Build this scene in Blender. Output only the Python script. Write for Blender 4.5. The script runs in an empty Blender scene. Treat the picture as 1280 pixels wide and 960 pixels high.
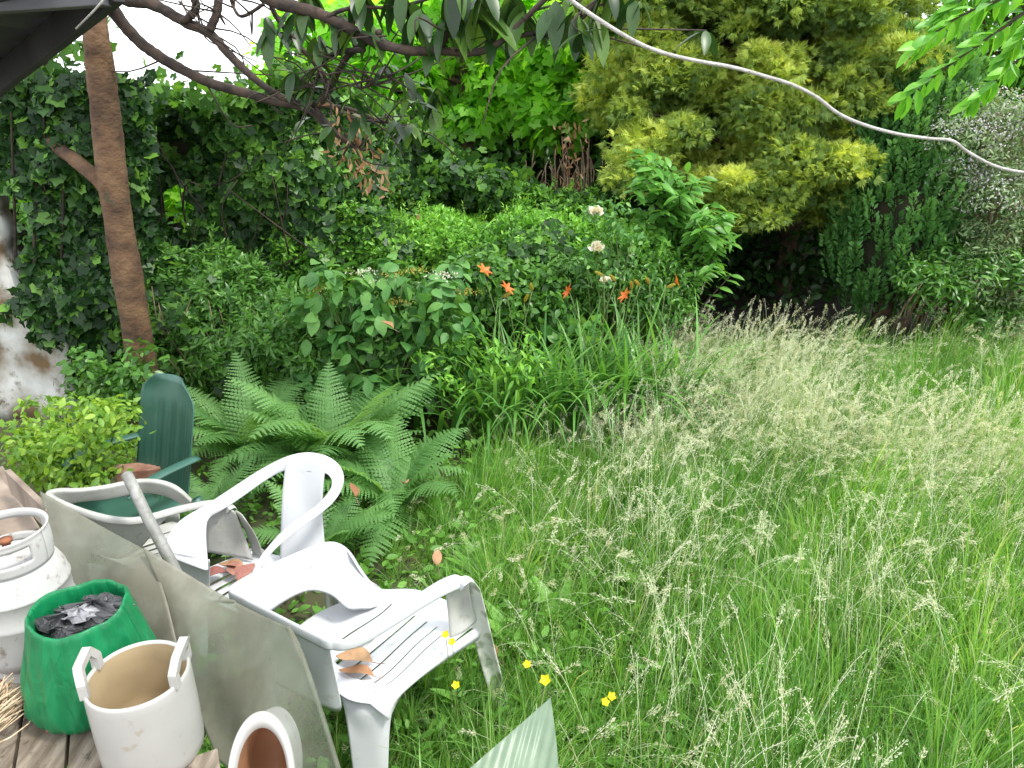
import bpy, math, random
import numpy as np
from mathutils import Vector, Matrix
random.seed(7)
R = np.random.default_rng(11)
C = bpy.context.scene.collection
F = 931.0; H = 2.3; PIT = math.radians(22)
cP, sP = math.cos(PIT), math.sin(PIT)

# ---------------------------------------------------------------- view geometry helpers
def _ray(px, py):
    rx = (px-640)/F; ry = -(py-480)/F
    return np.array([rx, cP+ry*sP, -sP+ry*cP])
def gz(px, py, z):                       # point on the height z
    d = _ray(px, py); return np.array([0, 0, H])+d*((z-H)/d[2])
def at(px, py, Y):                       # point at the distance Y
    d = _ray(px, py); return np.array([0, 0, H])+d*(Y/d[1])
def D(px, py, dep):
    return np.array([0, 0, H])+_ray(px, py)*dep

# ---------------------------------------------------------------- scene helpers
def tag(o, label=None, cat=None, group=None, kind=None):
    if label: o['label'] = label
    if cat: o['category'] = cat
    if group: o['group'] = group
    if kind: o['kind'] = kind
    return o
def empty(name, loc=(0, 0, 0), rz=0, label=None, cat=None, group=None):
    o = bpy.data.objects.new(name, None); C.objects.link(o)
    o.location = loc; o.rotation_euler = (0, 0, rz); o.empty_display_size = .1
    return tag(o, label, cat, group)
def link(name, me, parent=None, world=True):
    o = bpy.data.objects.new(name, me); C.objects.link(o)
    if parent is not None:
        o.parent = parent
        if world:                        # geometry given in world space
            bpy.context.view_layer.update()
            o.matrix_parent_inverse = parent.matrix_world.inverted()
    return o
def smooth(me, s=True):
    me.polygons.foreach_set('use_smooth', [s]*len(me.polygons))
def tri_mesh(name, V, T, mat, rnd=None, sm=False):
    V = np.asarray(V, np.float32); T = np.asarray(T, np.int32)
    me = bpy.data.meshes.new(name)
    me.vertices.add(len(V)); me.vertices.foreach_set('co', V.ravel())
    me.loops.add(T.size); me.loops.foreach_set('vertex_index', T.ravel())
    k = T.shape[1]
    me.polygons.add(len(T)); me.polygons.foreach_set('loop_start', np.arange(0, T.size, k, dtype=np.int32))
    me.update(calc_edges=True)
    if rnd is not None:
        a = me.attributes.new('rnd', 'FLOAT', 'POINT'); a.data.foreach_set('value', np.asarray(rnd, np.float32))
    me.materials.append(mat)
    if sm: smooth(me)
    return me
class MB:
    def __init__(s): s.v = []; s.f = []
    def add(s, V, Fc):
        b = len(s.v); s.v += [tuple(map(float, p)) for p in V]; s.f += [tuple(i+b for i in f) for f in Fc]
    def box(s, c, d, rz=0, M=None):
        x, y, z = [k/2 for k in d]
        V = [(a, b, e) for e in (-z, z) for a, b in ((-x, -y), (x, -y), (x, y), (-x, y))]
        Mx = (M or Matrix.Rotation(rz, 3, 'Z'))
        V = [Mx @ Vector(p)+Vector(c) for p in V]
        s.add(V, [(0, 3, 2, 1), (4, 5, 6, 7), (0, 1, 5, 4), (1, 2, 6, 5), (2, 3, 7, 6), (3, 0, 4, 7)])
    def tube(s, P, r, n=10, cap=True, bump=0.0, flat=1.0, off=0):
        P = [np.array(p, float) for p in P]
        if np.isscalar(r): r = [r]*len(P)
        V = []; up = None
        for i, p in enumerate(P):
            t = P[min(i+1, len(P)-1)]-P[max(i-1, 0)]; t = t/(np.linalg.norm(t)+1e-9)
            if up is None:
                up = np.array([0, 0, 1.]) if abs(t[2]) < .9 else np.array([1., 0, 0])
            a = np.cross(t, up); a /= np.linalg.norm(a)+1e-9; b = np.cross(a, t); up = b
            for k in range(n):
                th = 2*math.pi*k/n+off
                rr = r[i]*(1+bump*random.uniform(-1, 1))
                V.append(p+a*math.cos(th)*rr+b*math.sin(th)*rr*flat)
        m = len(P)
        Fc = [(i*n+k, i*n+(k+1) % n, (i+1)*n+(k+1) % n, (i+1)*n+k) for i in range(m-1) for k in range(n)]
        if cap: Fc += [tuple(range(n))[::-1], tuple(range((m-1)*n, m*n))]
        s.add(V, Fc)
    def lathe(s, prof, c=(0, 0, 0), n=48, wob=None, M=None):
        V = []
        for j, (r, z) in enumerate(prof):
            for k in range(n):
                th = 2*math.pi*k/n
                rr = r*(1+(wob(th, z) if wob else 0))
                p = Vector((rr*math.cos(th), rr*math.sin(th), z))
                if M: p = M @ p
                V.append(p+Vector(c))
        m = len(prof)
        s.add(V, [(i*n+k, i*n+(k+1) % n, (i+1)*n+(k+1) % n, (i+1)*n+k) for i in range(m-1) for k in range(n)])
    def grid(s, G, skip=None):
        nr, nc = len(G), len(G[0])
        s.add([p for row in G for p in row], [(i*nc+j, i*nc+j+1, (i+1)*nc+j+1, (i+1)*nc+j) for i in range(nr-1) for j in range(nc-1) if not (skip and skip(i, j))])
    def build(s, name, mat, parent=None, world=True, sm=True, solid=0, sub=0, bev=0, label=None, off=0):
        me = bpy.data.meshes.new(name); me.from_pydata(s.v, [], s.f); me.update()
        me.materials.append(mat); smooth(me, sm)
        o = link(name, me, parent, world)
        if sub and not solid:
            m = o.modifiers.new('s', 'SUBSURF'); m.levels = m.render_levels = sub
        if solid:
            m = o.modifiers.new('t', 'SOLIDIFY'); m.thickness = solid; m.offset = off
            if sub:
                m = o.modifiers.new('s', 'SUBSURF'); m.levels = m.render_levels = sub
        if bev:
            m = o.modifiers.new('b', 'BEVEL'); m.width = bev; m.segments = 2; m.limit_method = 'ANGLE'
        if label: o['label'] = label
        return o
def spline(P, n):                        # Catmull-Rom resample
    P = np.array(P, float); m = len(P)
    out = []
    for t in np.linspace(0, m-1, n):
        i = min(int(t), m-2); u = t-i
        p0, p1, p2, p3 = P[max(i-1, 0)], P[i], P[i+1], P[min(i+2, m-1)]
        out.append(.5*((2*p1)+(-p0+p2)*u+(2*p0-5*p1+4*p2-p3)*u*u+(-p0+3*p1-3*p2+p3)*u**3))
    return np.array(out)

# ---------------------------------------------------------------- materials
def newmat(name):
    m = bpy.data.materials.new(name); m.use_nodes = True
    nt = m.node_tree; nt.nodes.clear()
    out = nt.nodes.new('ShaderNodeOutputMaterial')
    return m, nt, out
def ramp(nt, stops):
    r = nt.nodes.new('ShaderNodeValToRGB'); e = r.color_ramp.elements
    while len(e) < len(stops): e.new(.5)
    for k, (p, c) in enumerate(stops):
        e[k].position = p; e[k].color = (*c, 1)
    return r
def leafmat(name, cols, rough=.45, tr=.35, spec=.4, trboost=1.6):
    m, nt, out = newmat(name); N = nt.nodes; L = nt.links
    at_ = N.new('ShaderNodeAttribute'); at_.attribute_name = 'rnd'
    n = len(cols)
    r = ramp(nt, [(k/(n-1) if n > 1 else 0, c) for k, c in enumerate(cols)])
    L.new(at_.outputs['Fac'], r.inputs[0])
    geo = N.new('ShaderNodeNewGeometry')
    ns = N.new('ShaderNodeTexNoise'); ns.inputs['Scale'].default_value = 60; L.new(geo.outputs['Position'], ns.inputs['Vector'])
    mr = N.new('ShaderNodeMapRange'); mr.inputs[3].default_value = .75; mr.inputs[4].default_value = 1.25
    L.new(ns.outputs['Fac'], mr.inputs[0])
    mul = N.new('ShaderNodeVectorMath'); mul.operation = 'SCALE'; L.new(r.outputs[0], mul.inputs[0]); L.new(mr.outputs[0], mul.inputs['Scale'])
    p = N.new('ShaderNodeBsdfPrincipled'); L.new(mul.outputs[0], p.inputs['Base Color'])
    p.inputs['Roughness'].default_value = rough; p.inputs['Specular IOR Level'].default_value = spec
    t = N.new('ShaderNodeBsdfTranslucent')
    sc = N.new('ShaderNodeVectorMath'); sc.operation = 'MULTIPLY'; sc.inputs[1].default_value = (trboost*1.1, trboost, trboost*.45)
    L.new(mul.outputs[0], sc.inputs[0]); L.new(sc.outputs[0], t.inputs['Color'])
    mx = N.new('ShaderNodeMixShader'); mx.inputs[0].default_value = tr
    L.new(p.outputs[0], mx.inputs[1]); L.new(t.outputs[0], mx.inputs[2]); L.new(mx.outputs[0], out.inputs[0])
    return m
def surf(name, c1, c2, scale=8, rough=.6, bump=.2, detail=6, c3=None, lo=.35, hi=.65, stretch=None, spec=.5, bscale=None, metal=0, fine=None):
    m, nt, out = newmat(name); N = nt.nodes; L = nt.links
    tc = N.new('ShaderNodeNewGeometry'); vec = tc.outputs['Position']
    if stretch:
        mp = N.new('ShaderNodeMapping'); mp.inputs['Scale'].default_value = stretch[:3]
        if len(stretch) > 3: mp.inputs['Rotation'].default_value = (0, 0, stretch[3])
        L.new(vec, mp.inputs['Vector']); vec = mp.outputs[0]
    ns = N.new('ShaderNodeTexNoise'); ns.inputs['Scale'].default_value = scale; ns.inputs['Detail'].default_value = detail
    L.new(vec, ns.inputs['Vector'])
    st = [(lo, c1), (hi, c2)] if c3 is None else [(lo, c1), ((lo+hi)/2, c2), (hi, c3)]
    r = ramp(nt, st); L.new(ns.outputs['Fac'], r.inputs[0]); col = r.outputs[0]
    if fine:                             # specks of dirt: (colour, scale, threshold)
        n2 = N.new('ShaderNodeTexNoise'); n2.inputs['Scale'].default_value = fine[1]; n2.inputs['Detail'].default_value = 8; n2.inputs['Roughness'].default_value = .65
        L.new(tc.outputs['Position'], n2.inputs['Vector'])
        r2 = ramp(nt, [(fine[2]-.05, (0, 0, 0)), (fine[2]+.06, (1, 1, 1))]); L.new(n2.outputs['Fac'], r2.inputs[0])
        mx = N.new('ShaderNodeMixRGB'); L.new(r2.outputs[0], mx.inputs[0]); L.new(col, mx.inputs[1]); mx.inputs[2].default_value = (*fine[0], 1)
        col = mx.outputs[0]
    p = N.new('ShaderNodeBsdfPrincipled'); L.new(col, p.inputs['Base Color'])
    p.inputs['Roughness'].default_value = rough; p.inputs['Specular IOR Level'].default_value = spec; p.inputs['Metallic'].default_value = metal
    if bump:
        nb = N.new('ShaderNodeTexNoise'); nb.inputs['Scale'].default_value = bscale or scale*3; nb.inputs['Detail'].default_value = 6
        L.new(vec, nb.inputs['Vector'])
        b = N.new('ShaderNodeBump'); b.inputs['Strength'].default_value = bump; b.inputs['Distance'].default_value = .01
        L.new(nb.outputs['Fac'], b.inputs['Height']); L.new(b.outputs[0], p.inputs['Normal'])
    L.new(p.outputs[0], out.inputs[0])
    return m
def sheetmat(name, c1, c2, trans=.25, ribs=None):
    m, nt, out = newmat(name); N = nt.nodes; L = nt.links
    g = N.new('ShaderNodeNewGeometry')
    ns = N.new('ShaderNodeTexNoise'); ns.inputs['Scale'].default_value = 5; ns.inputs['Detail'].default_value = 8; ns.inputs['Roughness'].default_value = .6
    L.new(g.outputs['Position'], ns.inputs['Vector'])
    r = ramp(nt, [(.38, c1), (.62, c2)]); L.new(ns.outputs['Fac'], r.inputs[0])
    p = N.new('ShaderNodeBsdfPrincipled'); L.new(r.outputs[0], p.inputs['Base Color']); p.inputs['Roughness'].default_value = .32
    t = N.new('ShaderNodeBsdfTranslucent'); L.new(r.outputs[0], t.inputs['Color'])
    m1 = N.new('ShaderNodeMixShader'); m1.inputs[0].default_value = .45; L.new(p.outputs[0], m1.inputs[1]); L.new(t.outputs[0], m1.inputs[2])
    tp = N.new('ShaderNodeBsdfTransparent'); tp.inputs[0].default_value = (.80, .90, .84, 1)
    m2 = N.new('ShaderNodeMixShader')
    n2 = N.new('ShaderNodeTexNoise'); n2.inputs['Scale'].default_value = 2.5; L.new(g.outputs['Position'], n2.inputs['Vector'])
    mr = N.new('ShaderNodeMapRange'); mr.inputs[1].default_value = .35; mr.inputs[2].default_value = .65
    mr.inputs[3].default_value = trans*.5; mr.inputs[4].default_value = min(1, trans*1.5); L.new(n2.outputs['Fac'], mr.inputs[0])
    L.new(mr.outputs[0], m2.inputs[0]); L.new(m1.outputs[0], m2.inputs[1]); L.new(tp.outputs[0], m2.inputs[2])
    L.new(m2.outputs[0], out.inputs[0])
    if ribs:
        mp = N.new('ShaderNodeMapping'); mp.inputs['Rotation'].default_value = (0, 0, ribs[1]); L.new(g.outputs['Position'], mp.inputs[0])
        w = N.new('ShaderNodeTexWave'); w.inputs['Scale'].default_value = ribs[0]; L.new(mp.outputs[0], w.inputs['Vector'])
        b = N.new('ShaderNodeBump'); b.inputs['Strength'].default_value = .6; b.inputs['Distance'].default_value = .004
        L.new(w.outputs['Fac'], b.inputs['Height']); L.new(b.outputs[0], p.inputs['Normal'])
    else:
        b = N.new('ShaderNodeBump'); b.inputs['Strength'].default_value = .15; b.inputs['Distance'].default_value = .01
        L.new(ns.outputs['Fac'], b.inputs['Height']); L.new(b.outputs[0], p.inputs['Normal'])
    return m

M = {}
M['ground'] = surf('soil', (.035, .045, .015), (.08, .07, .035), 3, .9, .5)
M['white'] = surf('white_plastic', (.48, .49, .515), (.54, .55, .58), 3, .38, .03, fine=((.42, .42, .38), 17, .645))
M['whitegrey'] = surf('weathered_white_plastic', (.33, .33, .31), (.43, .43, .415), 6, .5, .05, fine=((.30, .31, .25), 25, .60))
M['polegrey'] = surf('grey_grimy_plastic', (.16, .16, .15), (.29, .29, .285), 12, .55, .1, fine=((.14, .15, .11), 25, .58))
M['algae'] = surf('algae_stained_plastic', (.17, .21, .13), (.50, .52, .47), 14, .6, .15, c3=(.48, .48, .46), lo=.38, hi=.66)
M['dgreen'] = surf('dark_green_plastic', (.026, .088, .066), (.038, .112, .086), 5, .42, .05)
M['gas'] = surf('chalky_white_paint', (.32, .31, .30), (.41, .41, .405), 4, .75, .2, fine=((.20, .17, .14), 26, .625))
M['rust'] = surf('rust', (.10, .035, .015), (.25, .09, .04), 40, .8, .3)
M['brass'] = surf('dull_brass', (.35, .2, .08), (.45, .28, .12), 30, .45, .1, metal=.7)
M['glaze'] = surf('white_glaze', (.34, .335, .32), (.41, .41, .40), 3, .22, .06, fine=((.30, .27, .21), 22, .645))
M['clay'] = surf('tan_unglazed_clay', (.28, .21, .12), (.38, .29, .17), 6, .8, .1)
M['terra'] = surf('brown_clay', (.24, .12, .06), (.38, .20, .11), 6, .6, .1)
M['deck'] = surf('weathered_boards', (.11, .085, .06), (.30, .25, .20), 5, .8, .6, stretch=(6, .8, 1, .45), fine=((.06, .045, .03), 30, .62))
M['plank'] = surf('grey_plank', (.15, .11, .085), (.32, .26, .21), 6, .85, .4, stretch=(1, 1, .2))
M['bark'] = surf('brown_bark', (.045, .024, .014), (.115, .062, .033), 7, .9, .9, c3=(.18, .105, .055), lo=.30, hi=.72, stretch=(1., 1., 1.5), bscale=34, detail=9, fine=((.045, .05, .025), 6, .64))
M['limb'] = surf('dark_bark', (.016, .011, .009), (.06, .038, .027), 14, .85, .6)
M['stem'] = surf('green_stem', (.06, .10, .02), (.10, .15, .04), 14, .6, 0)
M['twig'] = surf('dry_twig', (.15, .10, .06), (.32, .23, .16), 14, .85, .2)
M['wall'] = surf('rendered_wall', (.16, .10, .05), (.40, .38, .34), 2.6, .9, .5, c3=(.62, .62, .60), lo=.40, hi=.60, fine=((.12, .10, .06), 9, .60))
M['roof'] = surf('dark_roof', (.014, .014, .015), (.03, .03, .032), 5, .8, .3)
M['roofgrey'] = surf('grey_roof_sheet', (.055, .055, .062), (.085, .085, .095), 5, .7, .2)
M['rope'] = surf('white_rope', (.42, .40, .37), (.58, .57, .55), 40, .75, .8, fine=((.30, .29, .25), 60, .62), bscale=400)
M['brick'] = surf('old_brick', (.20, .09, .06), (.36, .20, .15), 14, .9, .5)
M['core'] = surf('painted_shade_core', (.012, .014, .006), (.035, .03, .015), 8, .95, .4)  # near-black colour paints the shade inside the foliage
M['trunkdark'] = surf('shaded_bark', (.05, .03, .02), (.13, .08, .05), 12, .9, .5)
M['straw'] = surf('straw', (.38, .27, .16), (.62, .49, .34), 40, .7, .3)
M['black'] = surf('black_plastic_scrap', (.02, .02, .022), (.05, .05, .055), 10, .25, .6)
M['foil'] = surf('grey_wrapper', (.12, .12, .13), (.26, .26, .28), 20, .3, .8)
M['bed'] = surf('shade_painted_litter', (.006, .005, .003), (.022, .015, .009), 6, .95, .6)  # litter darkened to near black: tree shade put into the colour
M['soil'] = surf('dark_litter', (.015, .012, .008), (.05, .035, .02), 30, .95, .6)
M['hose'] = surf('faded_red_string', (.30, .07, .06), (.42, .12, .1), 30, .6, .1)
def bagmat():
    m, nt, out = newmat('green_polythene'); N = nt.nodes; L = nt.links
    g = N.new('ShaderNodeNewGeometry')
    ns = N.new('ShaderNodeTexNoise'); mpp = N.new('ShaderNodeMapping'); mpp.inputs['Scale'].default_value = (1, 1, .38); L.new(g.outputs['Position'], mpp.inputs[0])
    ns.inputs['Scale'].default_value = 13; ns.inputs['Detail'].default_value = 5; ns.inputs['Distortion'].default_value = 1.6
    L.new(mpp.outputs[0], ns.inputs['Vector'])
    r = ramp(nt, [(.3, (.004, .15, .055)), (.7, (.010, .26, .095))]); L.new(ns.outputs['Fac'], r.inputs[0])
    p = N.new('ShaderNodeBsdfPrincipled'); L.new(r.outputs[0], p.inputs['Base Color']); p.inputs['Roughness'].default_value = .3
    b = N.new('ShaderNodeBump'); b.inputs['Strength'].default_value = .7; b.inputs['Distance'].default_value = .02
    L.new(ns.outputs['Fac'], b.inputs['Height']); L.new(b.outputs[0], p.inputs['Normal'])
    t = N.new('ShaderNodeBsdfTranslucent'); t.inputs[0].default_value = (.01, .50, .16, 1)
    mx = N.new('ShaderNodeMixShader'); mx.inputs[0].default_value = .3
    L.new(p.outputs[0], mx.inputs[1]); L.new(t.outputs[0], mx.inputs[2]); L.new(mx.outputs[0], out.inputs[0])
    return m
M['bag'] = bagmat()
M['sheet'] = sheetmat('dirty_translucent_sheet', (.33, .305, .25), (.50, .47, .405), .50)
M['ribbed'] = sheetmat('ribbed_green_sheet', (.22, .31, .22), (.34, .43, .32), .25, ribs=(16, .3))
# leaves
M['grass'] = leafmat('grass_blades', [(.060, .165, .030), (.115, .28, .052), (.205, .41, .09), (.31, .49, .16), (.48, .50, .33)], .36, .5, trboost=1.5)
M['seed'] = leafmat('grass_seed', [(.38, .46, .27), (.52, .57, .40), (.66, .67, .53), (.58, .54, .46)], .7, .4, trboost=1.2)
M['ivy'] = leafmat('ivy_leaves', [(.013, .042, .011), (.030, .092, .019), (.065, .17, .030), (.17, .36, .055)], .42, .35, .35)
M['privet'] = leafmat('hedge_leaves', [(.06, .18, .02), (.11, .30, .03), (.17, .41, .045), (.25, .50, .06)], .4, .3)
M['darkhedge'] = leafmat('dark_hedge_leaves', [(.035, .11, .018), (.07, .19, .03), (.12, .28, .045)], .33, .3)
M['hydra'] = leafmat('hydrangea_leaves', [(.05, .155, .035), (.08, .22, .05), (.14, .31, .07)], .5, .3)
M['syca'] = leafmat('sycamore_leaves', [(.12, .32, .025), (.21, .46, .045), (.31, .56, .08)], .45, .6, trboost=2.0)
M['brightleaf'] = leafmat('fresh_leaves', [(.07, .24, .02), (.12, .36, .03), (.19, .46, .045)], .4, .45)
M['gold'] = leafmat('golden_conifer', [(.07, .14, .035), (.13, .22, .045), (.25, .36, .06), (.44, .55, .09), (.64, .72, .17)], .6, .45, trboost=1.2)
M['yew'] = leafmat('yew_needles', [(.04, .13, .035), (.09, .24, .06), (.18, .38, .10)], .5, .35)
M['lilac'] = leafmat('small_grey_leaves', [(.10, .19, .07), (.17, .26, .11), (.28, .36, .20)], .6, .25)
M['lilacfl'] = leafmat('pale_lilac_florets', [(.55, .54, .50), (.64, .61, .66), (.48, .45, .60)], .7, .3, trboost=1.)
M['fern'] = leafmat('fern_fronds', [(.085, .21, .060), (.14, .30, .09), (.21, .40, .135)], .5, .45)
M['lily'] = leafmat('daylily_leaves', [(.06, .18, .035), (.11, .28, .05), (.20, .40, .10)], .35, .4)
M['loquat'] = leafmat('leathery_leaves', [(.013, .036, .011), (.023, .06, .015), (.045, .10, .022), (.10, .19, .035)], .35, .25)
M['golden'] = leafmat('yellow_green_leaves', [(.09, .21, .025), (.17, .33, .04), (.30, .45, .06)], .45, .35)
M['pointed'] = leafmat('pointed_leaves', [(.07, .21, .035), (.12, .31, .05), (.18, .40, .08)], .4, .35)
M['broad'] = leafmat('dock_leaves', [(.08, .21, .03), (.13, .31, .045), (.20, .41, .08)], .5, .35)
M['dry'] = leafmat('dead_leaves', [(.22, .09, .04), (.40, .21, .11), (.52, .34, .19)], .6, .2, trboost=1.)
M['reddry'] = leafmat('purple_dead_leaves', [(.20, .07, .06), (.34, .14, .12), (.45, .22, .17)], .5, .2, trboost=1.)
M['orange'] = leafmat('orange_petals', [(.55, .12, .02), (.75, .20, .04)], .5, .3, trboost=1.)
M['bud'] = leafmat('buds', [(.35, .36, .05), (.45, .30, .06)], .5, .3, trboost=1.)
M['yellow'] = leafmat('yellow_petals', [(.80, .62, .01), (.85, .68, .02)], .35, .25, trboost=1.)
M['petal'] = leafmat('cream_petals', [(.68, .63, .52), (.78, .75, .66)], .5, .3, trboost=1.)

# ---------------------------------------------------------------- leaf clouds
def nrm(a): return a/(np.linalg.norm(a, axis=-1, keepdims=True)+1e-9)
def basis(d, n):
    y = nrm(d); x = nrm(np.cross(y, n)); z = np.cross(x, y)
    return np.stack([x, y, z], -1)       # columns
def T_oval(w=.5, fold=.12, droop=.15, k=3):
    ys = np.linspace(0, 1, k+2); V = [(0, 0, 0)]; T = []
    prev = None
    for i in range(1, k+1):
        y = ys[i]; hw = w*.5*math.sin(math.pi*y**.85)**.8; z = -droop*y*y
        b = len(V); V += [(-hw, y, z+fold*hw*2), (0, y, z), (hw, y, z+fold*hw*2)]
        if prev is None: T += [(0, b+1, b), (0, b+2, b+1)]
        else: T += [(prev, prev+1, b+1), (prev, b+1, b), (prev+1, prev+2, b+2), (prev+1, b+2, b+1)]
        prev = b
    b = len(V); V.append((0, 1, -droop)); T += [(prev, prev+1, b), (prev+1, prev+2, b)]
    return np.array(V, float), np.array(T)
def T_lobed(lobes=5, depth=.45, cup=.1):
    n = lobes*2+1; V = [(0, .35, 0)]
    for i in range(n):
        a = -math.pi/2+.30+(2*math.pi-.60)*i/(n-1)
        r = .55 if i % 2 == 1 else .55*(1-depth)
        if i in (0, n-1): r = .45
        if i == n//2: r = .7
        V.append((r*math.cos(a), .35+r*math.sin(a), cup*(r-.3)))
    T = [(0, i, i+1) for i in range(1, n)]
    return np.array(V, float), np.array(T)
def T_small():
    V = [(0, 0, 0), (-.22, .5, .05), (0, .45, -.02), (.22, .5, .05), (0, 1, -.06)]
    return np.array(V, float), np.array([(0, 2, 1), (0, 3, 2), (1, 2, 4), (2, 3, 4)])
def T_spray(n=9):
    V = []; T = []
    for i in range(n):
        a = (i-(n-1)/2)*.28; r = 1-.35*abs(i-(n-1)/2)/((n-1)/2)
        r *= random.uniform(.8, 1.1); d = np.array([math.sin(a), math.cos(a)]); q = np.array([d[1], -d[0]])*.055
        o = d*.12*random.random(); b = len(V)
        for pt, z in ((o, 0), (d*r*.6+q, random.uniform(-.05, .05)), (d*r*.6-q, random.uniform(-.05, .05)), (d*r, random.uniform(-.15, .02))):
            V.append((pt[0], pt[1], z))
        T += [(b, b+1, b+2), (b+1, b+3, b+2)]
    return np.array(V), np.array(T)
OV, OVW, OVN = T_oval(.5), T_oval(.7, .1, .25), T_oval(.3, .15, .3)
IVYT, SYCT, SM, SPR = T_lobed(5, .20), T_lobed(5, .30, .15), T_small(), T_spray()
def cloud(name, pos, d, n, size, tmpl, mat, parent=None, rnd=None, sm=False):
    TV, TT = tmpl; N = len(pos)
    size = np.broadcast_to(np.asarray(size, float), (N,))
    B = basis(d, n)*size[:, None, None]
    V = np.einsum('nij,kj->nki', B, TV)+pos[:, None, :]
    T = TT[None]+(np.arange(N)*len(TV))[:, None, None]
    r = R.random(N) if rnd is None else rnd
    me = tri_mesh(name, V.reshape(-1, 3), T.reshape(-1, TT.shape[1]), mat, np.repeat(np.clip(r, 0, 1), len(TV)), sm)
    return link(name, me, parent)
def rdir(n): return nrm(R.normal(size=(n, 3)))
def wob(p, s=1.0, seed=0):
    x, y, z = p[..., 0]*s+seed, p[..., 1]*s+seed*1.7, p[..., 2]*s-seed*.6
    return (np.sin(x*2.1+1.3*np.sin(y*1.7+z))+np.sin(z*3.1+1.1*np.sin(x*2.3))+np.sin(y*2.7+z*1.9+x)+.6*np.sin(x*6.3+z*5.1)+.5*np.sin(z*7.7-x*4.3+y*5))/3.6
def clumps(cs, rs, per, up=.35, thick=.35, flat=.8):
    P = []; N = []
    for c, r, k in zip(cs, rs, per):
        d = rdir(int(k)); d[:, 2] = np.where(d[:, 2] < -.5, -d[:, 2], d[:, 2])
        rr = r*(1-thick*R.random(len(d))**1.5)
        q = d*rr[:, None]; q[:, 2] *= flat
        P.append(q+np.array(c)); N.append(d)
    return np.concatenate(P), np.concatenate(N)
def crown_clumps(c, rad, n, rmin, rmax):
    d = rdir(n); k = R.random(n)**.45
    cs = np.array(c)+d*np.array(rad)*k[:, None]
    return cs, R.uniform(rmin, rmax, n)
def orient(N, up=.5, spread=.6, hang=.3):
    n = len(N)
    nn = nrm(N+np.array([0, 0, up])+R.normal(size=(n, 3))*spread*.6)
    d = nrm(np.cross(nn, R.normal(size=(n, 3)))+np.array([0, 0, -hang])+N*.25)
    return d, nn

# ================================================================ SETTING
def build_ground():
    xs = np.concatenate([[-60, -25, -12], np.linspace(-8, 8, 65), [12, 25, 60]]); ys = np.concatenate([[-12, -5], np.linspace(-2, 12, 57), [18, 35, 80]])
    G = [[(x, y, .03*math.sin(x*1.7+y)+.03*math.sin(y*2.3-x*.7) if abs(x) < 9 and -2 < y < 12 else 0) for x in xs] for y in ys]
    m = MB(); m.grid(G); o = m.build('ground', M['ground']); tag(o, kind='structure')
build_ground()
def build_deck():
    root = empty('deck', (0, 0, 0)); tag(root, kind='structure')
    # boards run towards the garden, cut along the slanting deck edge
    ang = .45; dx, dy = math.sin(-ang)*1.0, math.cos(ang)
    dirv = np.array([-math.sin(ang), math.cos(ang)]); nrmv = np.array([math.cos(ang), math.sin(ang)])
    E0 = np.array([-2.9, 2.55]); E1 = np.array([-.05, 1.0]); e = E1-E0
    W = .118; mm = MB()
    k = -26
    while k < 12:
        o = nrmv*k*W
        # intersect o + t*dirv with edge
        Mx = np.array([[dirv[0], -e[0]], [dirv[1], -e[1]]]); t, s = np.linalg.solve(Mx, E0-o)
        t1 = t if s < 1.0 else min(t, 0.9)
        c0 = o-dirv*3.5; c1 = o+dirv*t1
        c = (c0+c1)/2; Ln = np.linalg.norm(c1-c0)
        mm.box((c[0], c[1], .686+random.uniform(-.002, .002)), (W-.008, Ln, .028), ang)
        k += 1
    mm.build('boards', M['deck'], root, bev=.002, sm=False)
    f = MB()
    c = (E0+E1)/2; a = math.atan2(e[1], e[0])
    f.box((c[0]-.02, c[1]-.06, .58), (np.linalg.norm(e), .045, .17), a)
    for s in (.1, .5, .9):
        p = E0+e*s; f.box((p[0]-.05, p[1]-.12, .25), (.09, .09, .52), a)
    f.build('frame', M['plank'], root, bev=.003, sm=False)
build_deck()

# ================================================================ CHAIRS
def chair_ring(st, mat, parent, name='backrest_and_arms', wout=.02, win=.028, lip=.035, center=None, sub=1, n=40, wf=None):
    """st: stations (px,py,z, lower) along the rim; lower None or (px,py,z) where the panel ends"""
    Rm = np.array([gz(*s[:3]) for s in st])
    Lw = []
    cen = Rm[:, :2].mean(0) if center is None else np.array(center)
    for i, s in enumerate(st):
        if len(s) > 3 and s[3] is not None: Lw.append(gz(*s[3]))
        else:
            o = cen-Rm[i, :2]; o = o/np.linalg.norm(o); Lw.append(Rm[i]+np.array([o[0]*.035, o[1]*.035, -.035]))
    Rm = spline(Rm, n); Lw = spline(Lw, n)
    G = []
    for i in range(n):
        o = Rm[i, :2]-cen; t = Rm[min(i+1, n-1)]-Rm[max(i-1, 0)]
        q = np.array([t[1], -t[0]]); q /= np.linalg.norm(q)+1e-9
        if q@o < 0: q = -q
        O = np.array([q[0], q[1], 0]); r = Rm[i]; f = 1 if wf is None else wf(i/(n-1)); O = O*f
        a = r+O*(wout+.004)+np.array([0, 0, -lip]); b = r+O*wout; b2 = r+O*.004+np.array([0, 0, .004])
        c = r-O*win; l = Lw[i]; d = c*.8+l*.2+O*.004
        G.append([a, b, b2, c, d, (c+l)/2, l])
    m = MB(); m.grid(G)
    return m.build(name, mat, parent, solid=.0045, sub=sub)
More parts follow.
